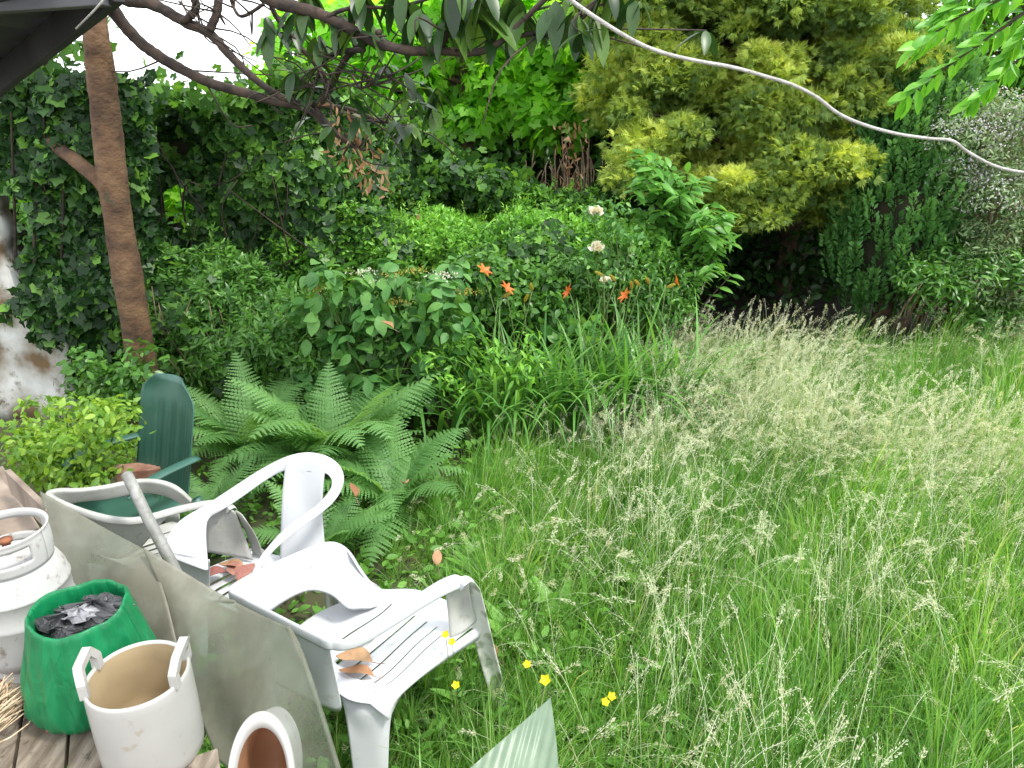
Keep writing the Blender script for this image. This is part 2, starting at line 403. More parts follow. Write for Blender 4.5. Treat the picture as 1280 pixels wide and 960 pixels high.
def patch(rows, name, mat, parent, nu=24, nv=16, slots=None, solid=.0045, dip=0, label=None):
    """rows of points (each row same count) -> smooth sheet; slots: list of (v0,v1,u) cut through"""
    A = np.array([spline(r, nv) for r in rows]); B = np.array([spline(A[:, j], nu) for j in range(nv)]).transpose(1, 0, 2)
    if dip:
        for i in range(nu):
            for j in range(nv):
                B[i, j, 2] -= dip*math.sin(math.pi*i/(nu-1))*math.sin(math.pi*j/(nv-1))
    m = MB(); m.grid(B, (lambda i, j: any(u0 <= i/(nu-1) < u1 and v0 <= j/(nv-1) < v1 for u0, u1, v0, v1 in slots)) if slots else None)
    return m.build(name, mat, parent, solid=solid, label=label)

def chair_A():
    root = empty('plastic_armchair', gz(470, 900, 0)*[1, 1, 0], 0, 'white plastic armchair nearest the meadow with two brown leaves on its slotted seat', 'chair', 'white plastic chairs dumped together')
    st = [(588, 728, .655), (575, 721, .665), (545, 734, .67), (500, 763, .675), (455, 792, .68, (462, 806, .63)), (430, 801, .69, (432, 809, .66)), (416, 800.5, .695, (417, 811, .66)), (410, 800, .70, (411, 815, .64)), (404, 798.5, .70, (428, 886, .40)), (396, 794, .70, (408, 888, .39)),
          (372, 782, .71, (375, 872, .38)), (335, 763, .715, (325, 845, .38)), (300, 745, .715, (300, 812, .40)), (288, 735, .71, (318, 785, .50)), (320, 716, .69, (350, 757, .56)), (355, 700, .675, (384, 740, .56)),
          (395, 684, .66, (410, 744, .55)), (415, 680, .655, (428, 757, .53)), (430, 688, .645, (438, 764, .49)), (443, 704, .60, (452, 763, .455)), (458, 722, .53, (462, 762, .44)), (473, 738, .45, (472, 758, .434))]
    chair_ring(st, M['white'], root, center=gz(450, 745, .66)[:2], n=84, wf=lambda t: .25+.75*min(1, max(0, abs(t-.42)-.18)/.16)**1.5)
    z = .43
    rows = [[gz(352, 800, z), gz(392, 838, z), gz(431, 872, z), gz(462, 880, z-.012)],
            [gz(395, 768, z), gz(432, 800, z), gz(478, 838, z), gz(506, 856, z-.004)],
            [gz(440, 748, z), gz(478, 768, z), gz(520, 797, z), gz(552, 815, z)],
            [gz(466, 737, z+.008), gz(505, 744, z+.008), gz(560, 766, z+.008), gz(592, 782, z+.008)],
            [gz(474, 738, z-.012), gz(522, 738, z-.016), gz(575, 759, z-.016), gz(604, 778, z-.012)]]
    sl = [(.12, .62, v, v+.0125) for v in (.30, .40, .50, .60, .70, .80)]
    patch(rows, 'seat', M['white'], root, 70, 81, slots=sl, dip=.01)
    # side apron between the right legs
    top = spline([gz(462, 880, z-.012), gz(506, 856, z-.004), gz(552, 815, z), gz(604, 778, z-.008)], 20)
    low = spline([gz(486, 900, .37), gz(506, 864, .395), (gz(556, 826, .395)), gz(604, 795, .37)], 20)
    m = MB(); m.grid([[a, a*.5+b*.5+np.array([.006, -.004, 0]), b] for a, b in zip(top, low)]); m.build('apron', M['white'], root, solid=.0045)
    # rear leg nearest the camera : flared shell
    rows = [[gz(408, 822, z), gz(440, 846, z+.003), gz(480, 856, z+.002), gz(503, 860, z-.006)],
            [gz(426, 868, .40), gz(450, 884, .39), gz(475, 884, .39), gz(492, 882, .385)],
            [gz(434, 905, .32), gz(452, 920, .29), gz(474, 922, .29), gz(487, 910, .31)],
            [gz(441, 960, .18), gz(456, 975, .15), gz(473, 975, .15), gz(485, 960, .18)],
            [gz(449, 1030, .0), gz(459, 1040, .0), gz(473, 1040, 0), gz(483, 1030, .0)]]
    patch(rows, 'leg', M['white'], root, 26, 14)
    # front leg with algae and the arm post
    a0, a1 = gz(572, 722, .665), gz(595, 728, .655)
    rows = [[gz(583, 724, .66), gz(592, 727, .66), gz(600, 737, .64)],
            [gz(585, 765, .50), gz(597, 762, .51), gz(609, 772, .49)],
            [gz(598, 820, .30), gz(610, 818, .30), gz(622, 826, .29)],
            [gz(616, 880, .10), gz(628, 878, .10), gz(638, 886, .09)],
            [gz(626, 915, 0), gz(638, 913, 0), gz(646, 920, 0)]]
    patch(rows, 'leg', M['algae'], root, 24, 8, label='algae-stained front leg')
    rows = [[gz(557, 742, .62), gz(572, 734, .63), gz(586, 728, .65)], [gz(560, 765, .53), gz(578, 758, .53), gz(590, 755, .55)], [gz(563, 798, .43), gz(580, 790, .44), gz(596, 775, .46)]]
    patch(rows, 'arm_post', M['whitegrey'], root, 12, 8)
    rows = [[gz(412, 684, .65), gz(430, 685, .65), gz(440, 697, .64)], [gz(426, 715, .56), gz(444, 708, .56), gz(456, 722, .55)], [gz(432, 758, .44), gz(462, 750, .43), gz(478, 738, .43)],
            [gz(440, 780, .30), gz(462, 770, .30), gz(480, 765, .30)], [gz(455, 838, 0), gz(470, 832, 0), gz(482, 828, 0)]]
    patch(rows, 'leg', M['white'], root, 24, 10)
    rows = [[gz(330, 790, .42), gz(345, 795, .42), gz(365, 812, .42)], [gz(330, 840, .2), gz(343, 850, .2), gz(358, 856, .2)], [gz(332, 905, 0), gz(343, 915, 0), gz(352, 918, 0)]]
    patch(rows, 'leg', M['white'], root, 14, 8)
chair_A()

def chair_B():
    root = empty('plastic_armchair', gz(300, 800, 0)*[1, 1, 0], 0, 'white plastic armchair with tall looped backrest before the ferns, dead leaves on its seat', 'chair', 'white plastic chairs dumped together')
    st = [(214, 700, .58, (262, 716, .56)), (211, 680, .62, (260, 690, .60)), (216, 664, .645, (259, 665, .61)), (232, 648, .66, (262, 648, .63)), (258, 633, .675, (280, 637, .65)), (290, 612, .71, (302, 622, .685)), (325, 589, .77, (332, 601, .74)),
          (356, 573, .83, (358, 588, .79)), (384, 567, .85, (385, 590, .80)), (408, 572, .845, (405, 592, .80)), (422, 583, .825, (412, 596, .80)), (426, 598, .80, (415, 604, .785)),
          (419, 617, .765, (410, 616, .755)), (402, 635, .73, (393, 634, .72)), (370, 658, .69, (360, 657, .68)), (340, 683, .665, (334, 686, .64)), (325, 703, .65, (328, 712, .60)), (316, 722, .63, (328, 735, .56))]
    chair_ring(st, M['white'], root, center=gz(315, 660, .7)[:2], wout=.008, win=.014, lip=.012, n=60)
    rows = [[gz(357, 578, .84), gz(382, 574, .85), gz(407, 580, .84)], [gz(353, 620, .70), gz(378, 622, .69), gz(403, 624, .70)], [gz(351, 668, .54), gz(378, 674, .53), gz(405, 668, .54)], [gz(350, 704, .43), gz(378, 712, .42), gz(409, 704, .43)]]
    patch(rows, 'backrest', M['white'], root, 24, 12)
    z = .41
    rows = [[gz(318, 688, z), gz(362, 698, z), gz(412, 712, z)], [gz(272, 705, z), gz(318, 722, z), gz(368, 742, z)], [gz(238, 722, z), gz(282, 742, z), gz(330, 765, z)], [gz(232, 735, z-.03), gz(276, 756, z-.03), gz(322, 778, z-.03)]]
    patch(rows, 'seat', M['white'], root, 40, 61, slots=[(.2, .8, v, v+.02) for v in (.25, .35, .45, .55, .65, .75)], dip=.015)
    rows = [[gz(213, 690, .60), gz(236, 694, .60), gz(262, 700, .58)], [gz(222, 730, .42), gz(242, 735, .41), gz(262, 738, .41)], [gz(234, 790, .2), gz(246, 795, .2), gz(260, 795, .2)], [gz(240, 850, 0), gz(250, 853, 0), gz(260, 853, 0)]]
    patch(rows, 'leg', M['white'], root, 20, 8)
    rows = [[gz(312, 722, .62), gz(322, 728, .60), gz(334, 735, .56)], [gz(316, 765, .42), gz(326, 770, .41), gz(338, 772, .41)], [gz(325, 850, .1), gz(334, 855, .1), gz(342, 855, .1)], [gz(328, 885, 0), gz(336, 888, 0), gz(342, 888, 0)]]
    patch(rows, 'leg', M['white'], root, 20, 8)
    for (a, b) in ((412, 712), (322, 688)):
        rows = [[gz(a-10, b-2, .42), gz(a, b-4, .42), gz(a+8, b, .42)], [gz(a-4, b+60, .15), gz(a+6, b+58, .15), gz(a+13, b+60, .15)], [gz(a-2, b+95, 0), gz(a+8, b+93, 0), gz(a+14, b+95, 0)]]
        patch(rows, 'leg', M['whitegrey'], root, 10, 6)
chair_B()

def chair_C():
    root = empty('plastic_armchair', gz(180, 750, 0)*[1, 1, 0], 0, 'low backed white plastic armchair behind the leaning grey sheets, beside the green chair', 'chair', 'white plastic chairs dumped together')
    st = [(292, 636, .655), (282, 628, .66), (262, 627, .67), (225, 634, .68), (195, 642, .69, (197, 660, .62)), (170, 648, .70, (172, 690, .50)), (142, 647, .71, (145, 700, .45)), (112, 640, .715, (115, 690, .45)), (82, 629, .72, (85, 680, .45)),
          (60, 617, .72, (70, 650, .55)), (72, 612, .71, (84, 633, .62)), (98, 612, .70, (102, 628, .63)), (131, 608, .685, (133, 625, .61)), (160, 602, .67, (162, 619, .60)), (180, 600, .66, (184, 617, .58)), (202, 602, .65, (204, 620, .57)), (222, 610, .62, (222, 628, .54)), (240, 626, .55, (238, 640, .47))]
    chair_ring(st, M['whitegrey'], root, center=gz(180, 624, .66)[:2], wout=.012, win=.016, lip=.02, n=56)
    z = .42
    rows = [[gz(115, 690, z), gz(140, 700, z), gz(168, 712, z)], [gz(160, 670, z), gz(195, 680, z), gz(228, 692, z)], [gz(215, 652, z), gz(255, 665, z), gz(290, 680, z)]]
    patch(rows, 'seat', M['whitegrey'], root, 40, 41, slots=[(.2, .8, v, v+.025) for v in (.25, .4, .55, .7)], dip=.01)
    rows = [[gz(262, 632, .64), gz(278, 632, .65), gz(294, 640, .65)], [gz(258, 660, .55), gz(280, 662, .55), gz(305, 668, .54)], [gz(258, 690, .44), gz(284, 694, .44), gz(316, 700, .42)]]
    patch(rows, 'arm_post', M['whitegrey'], root, 12, 8)
    rows = [[gz(294, 638, .655), gz(301, 642, .65), gz(307, 650, .64)], [gz(310, 672, .5), gz(318, 675, .5), gz(325, 682, .48)], [gz(330, 740, .2), gz(336, 742, .2), gz(342, 748, .2)], [gz(340, 790, 0), gz(346, 790, 0), gz(351, 794, 0)]]
    patch(rows, 'leg', M['whitegrey'], root, 18, 6)
    for a, b in ((214, 640), (120, 705), (176, 715)):
        rows = [[gz(a-10, b, .42), gz(a, b, .42), gz(a+10, b+2, .42)], [gz(a-2, b+50, .15), gz(a+5, b+50, .15), gz(a+13, b+51, .15)], [gz(a, b+85, 0), gz(a+6, b+85, 0), gz(a+12, b+86, 0)]]
        patch(rows, 'leg', M['whitegrey'], root, 10, 6)
chair_C()

def chair_green():
    c = gz(185, 600, .4); root = empty('green_armchair', (-1.86, 3.17, 0), math.radians(146), 'dark green plastic chair with a ribbed upright back, a brick on its seat', 'chair')
    root.scale = (.95, .95, .95)
    V = lambda x, y, z: (x, y, z)
    m = MB()     # back panel; local +y is the facing direction
    rows = []
    for i in range(17):
        z = .38+.62*i/16; tz = i/16
        hw = .235 if z < .88 else .235*math.sqrt(max(0.02, 1-((z-.88)/.125)**2))
        hw = max(hw, .12)
        row = []
        for j in range(33):
            u = -1+2*j/32
            rib = .006*math.cos(u*hw*2*math.pi/.035) if abs(u) < .8 and .46 < z < .88 else 0
            row.append((u*hw, -.20-.16*tz+.05*u*u+rib, z))
        rows.append(row)
    m.grid(rows); m.build('backrest', M['dgreen'], root, False, solid=.006)
    m = MB(); rows = [[(x*.24, y*.23+.02, .42-.012*math.cos(x*1.5)*math.cos(y*1.5)-(.03 if abs(x) > .97 or abs(y) > .97 else 0)) for x in np.linspace(-1, 1, 21)] for y in np.linspace(-1, 1, 21)]
    m.grid(rows); m.build('seat', M['dgreen'], root, False, solid=.008)
    for s in (-1, 1):
        m = MB(); m.tube(spline([(s*.25, -.24, .64), (s*.275, -.05, .65), (s*.28, .10, .635), (s*.275, .16, .61)], 16), .034, 8, flat=.35)
        m.build('armrest', M['dgreen'], root, False)
        for y, yy in ((.22, .26), (-.2, -.27)):
            m = MB(); m.tube([(s*.25, y, .5 if y > 0 else .42), (s*.265, (y+yy)/2, .2), (s*.275, yy, 0)], [.03, .026, .02], 8, flat=.6); m.build('leg', M['dgreen'], root, False)
    # brick on the seat
    m = MB(); b = gz(176, 590, .44); m.box((b[0], b[1], .440), (.215, .10, .065), .25)
    o = m.build('brick', M['brick'], bev=.004, sm=False); tag(o, 'weathered reddish brick lying on the green chair seat', 'brick')
    m = MB(); b = gz(150, 590, .42)
    m.tube([b+[-.12, 0, 0], b+[0, .01, .015], b+[.10, .02, .02]], [.012, .02, .008], 7, bump=.2)
    tag(m.build('bark_piece', M['twig']), 'curled brown piece of bark in front of the brick on the green chair', 'bark')
chair_green()

# ================================================================ DRY LEAVES
def dryleaf(p, size, ang, mat, label, tilt=.2, wide=.42, group=None):
    TV, TT = T_oval(wide, .35, .0, 6)
    TV = TV.copy(); TV[:, 2] += .10*np.sin(TV[:, 1]*6)*.5+.18*(TV[:, 0]**2)
    Mx = Matrix.Rotation(ang, 3, 'Z') @ Matrix.Rotation(tilt, 3, 'X') @ Matrix.Rotation(random.uniform(-.4, .4), 3, 'Y')
    V = [(Mx @ Vector(v*size)) for v in TV]; zmin = min(v.z for v in V)
    V = [(v.x+p[0], v.y+p[1], v.z-zmin+p[2]) for v in V]
    me = tri_mesh('dry_leaf', V, TT, mat, np.full(len(V), random.random()), True)
    o = link('dry_leaf', me); s = o.modifiers.new('s', 'SOLIDIFY'); s.thickness = .0012
    st = MB(); tip = Vector(V[0]); dr = Mx @ Vector((0, -1, 0)); st.tube([tip, tip+dr*.02, tip+dr*.045+Vector((0, 0, .004))], .0014, 5)
    st.build('stalk', M['twig'], o)
    return tag(o, label, 'leaf', group)
dryleaf(gz(466, 828, .440), .135, math.radians(82), M['dry'], 'broad curled tan dead leaf, upper of two on the near white seat', .1, .5)
dryleaf(gz(468, 846, .440), .13, math.radians(78), M['dry'], 'narrow brown dead leaf, lower of two on the near white seat', .05, .36)
dryleaf(gz(376, 722, .60), .10, math.radians(-40), M['reddry'], 'small red dead leaf caught under the left arm of the near chair', .5, .3)
k = 0
for (px, py, a, mt, lb) in ((305, 712, 80, 'dry', 'tan dead leaf topmost in the pile on the looped chair seat'), (300, 722, 40, 'reddry', 'purplish dead leaf in the middle of the pile on the looped chair seat'), (284, 716, 120, 'reddry', 'dark purplish leaf at the left of the pile on the looped chair seat'), (318, 724, 150, 'dry', 'pale brown leaf at the right of the pile on the looped chair seat'), (296, 728, -20, 'reddry', 'reddish leaf at the front of the pile on the looped chair seat')):
    dryleaf(gz(px, py, .425+.006*k), .115, math.radians(a), M[mt], lb, .15, .5, 'dead leaves piled on the looped chair seat'); k += 1
for (px, py, z, a, lb) in ((548, 708, .2, 10, 'small russet dead leaf in the grass beyond the near chair'), (622, 822, .15, 60, 'orange-brown dead leaf in the grass by the stained chair leg'), (445, 622, .35, 30, 'tan dead leaf resting on the low fern fronds'), (505, 605, .36, 200, 'yellowish dead leaf on the right side of the ferns'), (492, 411, .85, 80, 'orange dead leaf caught among the hydrangea leaves')):
    dryleaf(gz(px, py, z), .09, math.radians(a), M['dry'], lb, .6, .5)

# ================================================================ DECK THINGS
def gas_cylinder():
    c = gz(40, 848, .70); c = (c[0]-.03, c[1]+.09, .70); r = .132
    root = empty('gas_cylinder', c, 0, 'scuffed white gas cylinder with a cut-out collar, left edge of the deck', 'gas cylinder'); root.scale = (1, 1, .9)
    m = MB(); m.lathe([(.001, .03), (.09, .032), (r*.93, .05), (r, .09), (r, .205), (r+.004, .212), (r, .219), (r, .295), (r+.003, .299), (r, .303), (r*.97, .335), (r*.86, .37), (r*.62, .40), (r*.3, .413), (.001, .415)], n=56); m.build('body', M['gas'], root, False)
    m = MB(); m.lathe([(r*.82, .0), (r*.84, .0), (r*.84, .055), (r*.82, .055), (r*.82, 0)], n=48); m.build('foot_ring', M['gas'], root, False, sm=False)
    # collar with openings
    m = MB(); n = 72; rc = .105
    rows = []
    for i in range(13):
        z = .385+.115*i/12; rr = rc*(1+.04*math.sin(i/12*math.pi))
        if i == 12: rr += .006
        rows.append([(rr*math.cos(2*math.pi*k/n), rr*math.sin(2*math.pi*k/n), z) for k in range(n+1)])
    def skip(i, j):
        a = j*360/n
        if 235 < a < 262 and i >= 0: return True
        if 285 < a < 335 and 4 <= i <= 8: return True
        if 60 < a < 150 and 3 <= i <= 8: return True
        return False
    m.grid(rows, skip); m.build('collar', M['gas'], root, False, solid=.005)
    m = MB(); m.lathe([(.001, .41), (.018, .41), (.018, .43), (.011, .435), (.011, .45), (.018, .452), (.018, .462), (.001, .464)], n=16); m.build('valve', M['rust'], root, False)
gas_cylinder()

def bin_bag():
    c = gz(116, 886, .70); c = np.array([c[0]+.01, c[1]+.035, .70])
    root = empty('lined_bin', c, 0, 'bin lined with a bright green plastic bag, between gas cylinder and white pot', 'bin'); root.scale = (1, 1, .94)
    n = 200; rows = []
    prof = [(.118, .0), (.142, .02), (.157, .045), (.162, .07), (.161, .10), (.158, .13), (.153, .165), (.146, .20), (.139, .235), (.133, .27), (.126, .30), (.123, .325), (.120, .335), (.116, .342), (.110, .335), (.108, .30), (.104, .24), (.10, .2)]
    for (r, z) in prof:
        row = []
        for k in range(n+1):
            th = 2*math.pi*k/n
            f = 1 if z < .34 else .3
            low = max(0, .25-z)*4
            w = (.03*abs(math.sin(th*7+z*7))+.03*abs(math.sin(th*12-z*9))-.03)*min(1, (.36-z)*6)+.014*math.sin(th*7+z*9)+.016*math.sin(th*17-z*24+1+math.sin(th*3)*2)+.016*abs(math.sin(th*9+z*31+2*math.sin(th*2)))*(z < .3)+.018*math.sin(th*13-z*14+1)+.010*math.sin(th*23+z*25)+.006*math.sin(th*41)
            bulge = .05*low*math.sin(th*2+.6)+.03*low*math.sin(th*3+2.2)
            rr = r*(1+w*(.5+low*.4)*f+bulge)
            zz = z+(.006*math.sin(th*2+1)+.004*math.sin(th*5)) * (1 if z > .2 else z/.2)
            row.append((rr*math.cos(th), rr*math.sin(th), max(zz, .002)))
        rows.append(row)
    m = MB(); m.grid(rows); m.build('bag', M['bag'], root, False, solid=.0015, sub=1)
    m = MB(); m.lathe([(.001, .01), (.10, .01), (.115, .32), (.112, .32), (.098, .02), (.001, .02)], n=40); m.build('bucket', M['bag'], root, False)
    for k, (dx, dy, s, mt, lb) in enumerate(((-.025, -.01, .058, 'black', 'crumpled black plastic scrap at the left inside the green bag'), (.03, .015, .055, 'black', 'crumpled dark wrapper at the right inside the green bag'), (.015, -.02, .030, 'foil', 'shiny grey wrapper on top inside the green bag'))):
        m = MB(); nn = 18; rows = []
        for i in range(nn):
            ph = math.pi*i/(nn-1); rows.append([(s*(1+.35*math.sin(5*th+3*ph+k)+.2*math.sin(9*th-5*ph))*math.sin(ph)*math.cos(th)*1.25, s*(1+.3*math.sin(4*th+4*ph))*math.sin(ph)*math.sin(th), s*.45*math.cos(ph)*(1+.4*math.sin(6*th))) for th in np.linspace(0, 2*math.pi, 33)])
        m.grid([[(p[0]+c[0]+dx, p[1]+c[1]+dy, p[2]+c[2]+.275+.018*k) for p in r] for r in rows])
        tag(m.build('crumpled_wrapper', M[mt], sm=False), lb, 'wrapper')
    m = MB(); m.lathe([(.001, .20), (.10, .22)], (c[0], c[1], c[2]+.02), 24); tag(m.build('litter', M['soil']), 'dark litter filling the green lined bin', 'litter', kind='stuff')
bin_bag()

def crown_pot():
    c = gz(190, 944, .70); c = np.array([c[0]+.003, c[1]+.015, .70]); r = .121
    root = empty('glazed_pot', c, 0, 'upright white glazed pot with two square lugs and a tan inside', 'pot')
    hb = .255
    m = MB(); m.lathe([(.001, .0), (r*.93, .0), (r*.985, .012), (r, .035), (r*1.01, .12), (r*1.005, hb-.03), (r*1.0, hb-.008), (r*.985, hb), (r*.95, hb+.002), (r*.92, hb-.006)], n=72); m.build('body', M['glaze'], root, False)
    m = MB(); m.lathe([(r*.92, hb-.006), (r*.905, hb-.03), (r*.895, .10), (r*.88, .03), (.001, .025)], n=60); m.build('inside', M['clay'], root, False)
    for a0 in (math.radians(180+12), math.radians(8)):
        m = MB(); P = []
        for (da, z) in ((-.46, hb-.008), (-.46, hb+.030), (-.28, hb+.062), (.26, hb+.062), (.44, hb+.030), (.44, hb-.008)):
            P.append((r*.953*math.cos(a0+da), r*.953*math.sin(a0+da), z))
        Q = []
        for i in range(len(P)-1):
            for t in (0.0, .12, .5, .88): Q.append(np.array(P[i])*(1-t)+np.array(P[i+1])*t)
        Q.append(np.array(P[-1]))
        m.tube(Q, .0140, 4, flat=1, off=math.pi/4); m.build('lug', M['glaze'], root, False, bev=.004, sm=False)
crown_pot()

def lying_pot():
    top = D(327, 976, 1.60); root = empty('glazed_pot', (top[0], top[1], .70), 0, 'tipped white glazed pot showing its brown inside, at the bottom edge', 'pot')
    r = .092; q = Vector(top-np.array([0, 0, .70]))
    ax = Vector((top[0], top[1], .70)); ax = (Vector((0.12, -.66, .50)).normalized())
    Rm = ax.to_track_quat('Z', 'X').to_matrix().to_4x4()
    def S(p): return p
    loc = Vector((top[0], top[1], top[2]))
    M4 = Rm
    def tr(v):
        w = (M4.to_3x3() @ v); return w
    for nm, prof, mt in (('body', [(.001, -.24), (r*.8, -.24), (r*.92, -.2), (r*1.0, -.05), (r*1.06, -.012), (r*1.07, .0), (r*1.04, .010), (r*.95, .012), (r*.86, .006), (r*.80, -.006)], 'glaze'), ('inside', [(r*.80, -.006), (r*.78, -.04), (r*.74, -.16), (r*.3, -.20), (.001, -.205)], 'terra')):
        m = MB(); V = []; n = 60
        for (rr, z) in prof:
            for k in range(n):
                th = 2*math.pi*k/n; v = M4.to_3x3() @ Vector((rr*math.cos(th)*1.42, rr*math.sin(th)*.72, z)); V.append(v+loc)
        m.add(V, [(i*n+k, i*n+(k+1) % n, (i+1)*n+(k+1) % n, (i+1)*n+k) for i in range(len(prof)-1) for k in range(n)])
        m.build(nm, M[mt], root)
lying_pot()

def slab(name, pts, mat, label, cat, th=.004, nu=24, nv=24, bow=0, **kw):
    """pts: rows of world points"""
    A = np.array([spline(r, nv) for r in pts]); B = np.array([spline(A[:, j], nu) for j in range(nv)]).transpose(1, 0, 2)
    m = MB(); m.grid(B); o = m.build(name, mat, solid=th, **kw); return tag(o, label, cat)
# leaning sheets (left one, then the one in front of the near chair)
slab('plastic_sheet', [[at(50, 614, 2.18), at(95, 640, 2.13), at(140, 665, 2.07), at(187, 690, 2.0)],
                       [at(70, 700, 2.08), at(118, 722, 2.0), at(160, 735, 1.93), at(208, 750, 1.87)],
                       [at(110, 830, 1.92), at(150, 850, 1.85), at(190, 865, 1.76), at(238, 880, 1.66)]], M['sheet'],
     'grey-green translucent plastic sheet leaning behind the gas cylinder, left of two overlapping', 'plastic sheet')
slab('plastic_sheet', [[at(178, 684, 1.985), at(225, 712, 1.93), at(275, 742, 1.85), at(325, 768, 1.76), at(362, 784, 1.68)],
                       [at(206, 752, 1.88), at(246, 785, 1.80), at(292, 812, 1.72), at(338, 828, 1.64), at(384, 838, 1.56)],
                       [at(234, 850, 1.74), at(270, 880, 1.66), at(312, 905, 1.56), at(358, 912, 1.48), at(406, 905, 1.43)],
                       [at(272, 950, 1.56), at(305, 975, 1.50), at(345, 995, 1.44), at(390, 1000, 1.38), at(430, 985, 1.33)]], M['sheet'],
     'large creased grey translucent sheet in front of the near white chair, right of two overlapping', 'plastic sheet')
sh = [o for o in bpy.data.objects if o.name.startswith('plastic_sheet')][-1]
m = MB(); m.tube(spline([at(360, 783, 1.685), at(372, 806, 1.64), at(384, 838, 1.56), at(406, 905, 1.43), at(430, 985, 1.33)], 24), .0065, 8); m.build('rolled_edge', M['sheet'], sh)
m = MB(); m.tube(spline([at(236, 800, 1.79)-[0, .006, 0], at(243, 772, 1.84)-[0, .006, 0], at(262, 752, 1.855)-[0, .008, 0], at(296, 738+12, 1.815)-[0, .006, 0]], 18), [.001]+[.0055]*16+[.001], 8, flat=.5); m.build('crease', M['sheet'], sh)
m = MB(); m.tube(spline([at(250, 790, 1.80)-[0, .006, 0], at(275, 778, 1.80)-[0, .006, 0], at(288, 768, 1.80)-[0, .005, 0]], 12), [.001]+[.005]*10+[.001], 8, flat=.5); m.build('crease', M['sheet'], sh)
slab('ribbed_sheet', [[at(688, 872, 1.30), at(628, 925, 1.22), at(560, 985, 1.14)], [at(695, 930, 1.24), at(660, 965, 1.17), at(600, 1010, 1.10)], [at(705, 1050, 1.12), at(680, 1080, 1.08), at(640, 1100, 1.05)]], M['ribbed'],
     'pointed corner of a ribbed green translucent sheet standing in the grass', 'plastic sheet', sm=False)
m = MB(); m.tube(spline([gz(157, 591, .93), gz(165, 606, .90), gz(186, 650, .80), gz(215, 705, .66), gz(250, 780, .45)], 14), [.008]+[.021]*12+[.020], 16)
tag(m.build('pole', M['polegrey']), 'weathered white round-ended plastic pole leaning among the chairs', 'pole')
# planks at the left
root = empty('plank_stack', at(10, 640, 2.6), 0, 'old grey-brown planks propped at the left edge behind the gas cylinder', 'planks')
for i, (a, b, w) in enumerate((((-40, 575), (2, 600), 26), ((-15, 590), (20, 625), 24))):
    m = MB(); p0 = at(a[0], a[1], 2.75); p1 = at(b[0]+w, b[1]+70, 2.25); d = Vector(p1-p0); Q = d.to_track_quat('Y', 'Z').to_matrix()
    m.box(Vector((p0+p1)/2), (.11, d.length, .02), M=Q); m.build('plank', M['plank'], root, bev=.002, sm=False)
m = MB(); p0 = at(10, 590, 2.45); p1 = at(62, 640, 2.15); d = Vector(p1-p0); m.box(Vector((p0+p1)/2)-Vector((0, 0, .04)), (.02, d.length, .10), M=d.to_track_quat('Y', 'Z').to_matrix()); m.build('plank', M['plank'], root, bev=.002, sm=False)
# straw bundle
def straw():
    c = gz(-14, 915, .72); m = MB()
    for i in range(130):
        a = R.uniform(-.5, .5); r0 = R.uniform(.0, .05); th = R.uniform(0, 6.28)
        p = np.array([c[0]-.02+r0*math.cos(th), c[1]-.12, .735+abs(r0*math.sin(th))]); q = np.array([c[0]+R.normal()*.045, c[1]+.10+R.normal()*.02, .73+abs(R.normal())*.035])
        mid = (p+q)/2+np.array([R.normal()*.02+.02, 0, R.random()*.05]); m.tube(spline([p, mid, q], 6), .0022, 4, cap=False)
    tag(m.build('straw_bundle', M['straw']), 'frayed straw bundle on the deck boards below the gas cylinder', 'straw')
    m = MB(); P = [gz(0, 850, .704), gz(12, 872, .704), gz(28, 880, .704), gz(36, 893, .704), gz(50, 900, .704), gz(60, 915, .704)]
    m.tube(spline(P, 24), .003, 6); tag(m.build('string', M['hose']), 'thin faded red string on the deck by the green bag', 'string')
straw()

# ================================================================ ROOF, ROPE, WALL
def roof():
    P1 = D(-30, 112, 3.1); P2 = D(142, -32, 2.2); off = np.array([-1.3, -1.0, .22])
    root = empty('porch_roof', P1, 0, 'dark sloping porch roof corner with rafters, top left', 'roof')
    n = 30; m = MB(); G = []
    for i in range(n+1):
        p = P1+(P2-P1)*i/n; G.append([p+off*t+np.array([0, 0, .02+.012*math.sin(i*2.1)]) for t in (0, .5, 1)])
    m.grid(G); m.build('roof_sheet', M['roofgrey'], root, solid=.004)
    m = MB(); d = Vector(P2-P1); Q = d.to_track_quat('Y', 'Z').to_matrix()
    m.box(Vector((P1+P2)/2)-Vector((0.0, 0, .03)), (.035, d.length, .09), M=Q); m.build('fascia', M['roof'], root, sm=False, bev=.003)
    for t in (.14, .42, .8):
        m = MB(); c = (P1+P2)/2+off*t-np.array([0, 0, .035]); m.box(Vector(c), (.05, d.length, .07), M=Q); m.build('rafter', M['roof'], root, sm=False, bev=.003)
    m = MB(); q = Vector(P1+off*.9-(P2+off*.02)); m.box(Vector((P1+off*.9+P2+off*.02)/2)-Vector((0, 0, .07)), (.06, q.length, .04), M=q.to_track_quat('Y', 'Z').to_matrix()); m.build('brace', M['roofgrey'], root, sm=False, bev=.003)
    m = MB(); m.tube([D(95, 36, 2.15), D(116, 15, 2.1), D(140, -12, 2.05)], .0028, 6); tag(m.build('wire', M['rope']), 'thin white wire along the dark roof edge', 'wire')
roof()
P = [(690, -22), (716, 2), (760, 32), (800, 55), (832, 67), (870, 76), (915, 84), (955, 95), (990, 106), (1020, 121), (1048, 142), (1080, 156), (1120, 167), (1160, 173), (1190, 176), (1210, 190), (1245, 208), (1290, 217), (1360, 224)]
dep = np.linspace(1.45, 2.05, len(P))
m = MB(); m.tube(spline([D(x, y, d) for (x, y), d in zip(P, dep)], 110), list(np.linspace(.0042, .0038, 110)), 10)
tag(m.build('clothesline', M['rope']), 'kinked white rope clothesline hanging across the upper right', 'clothesline')

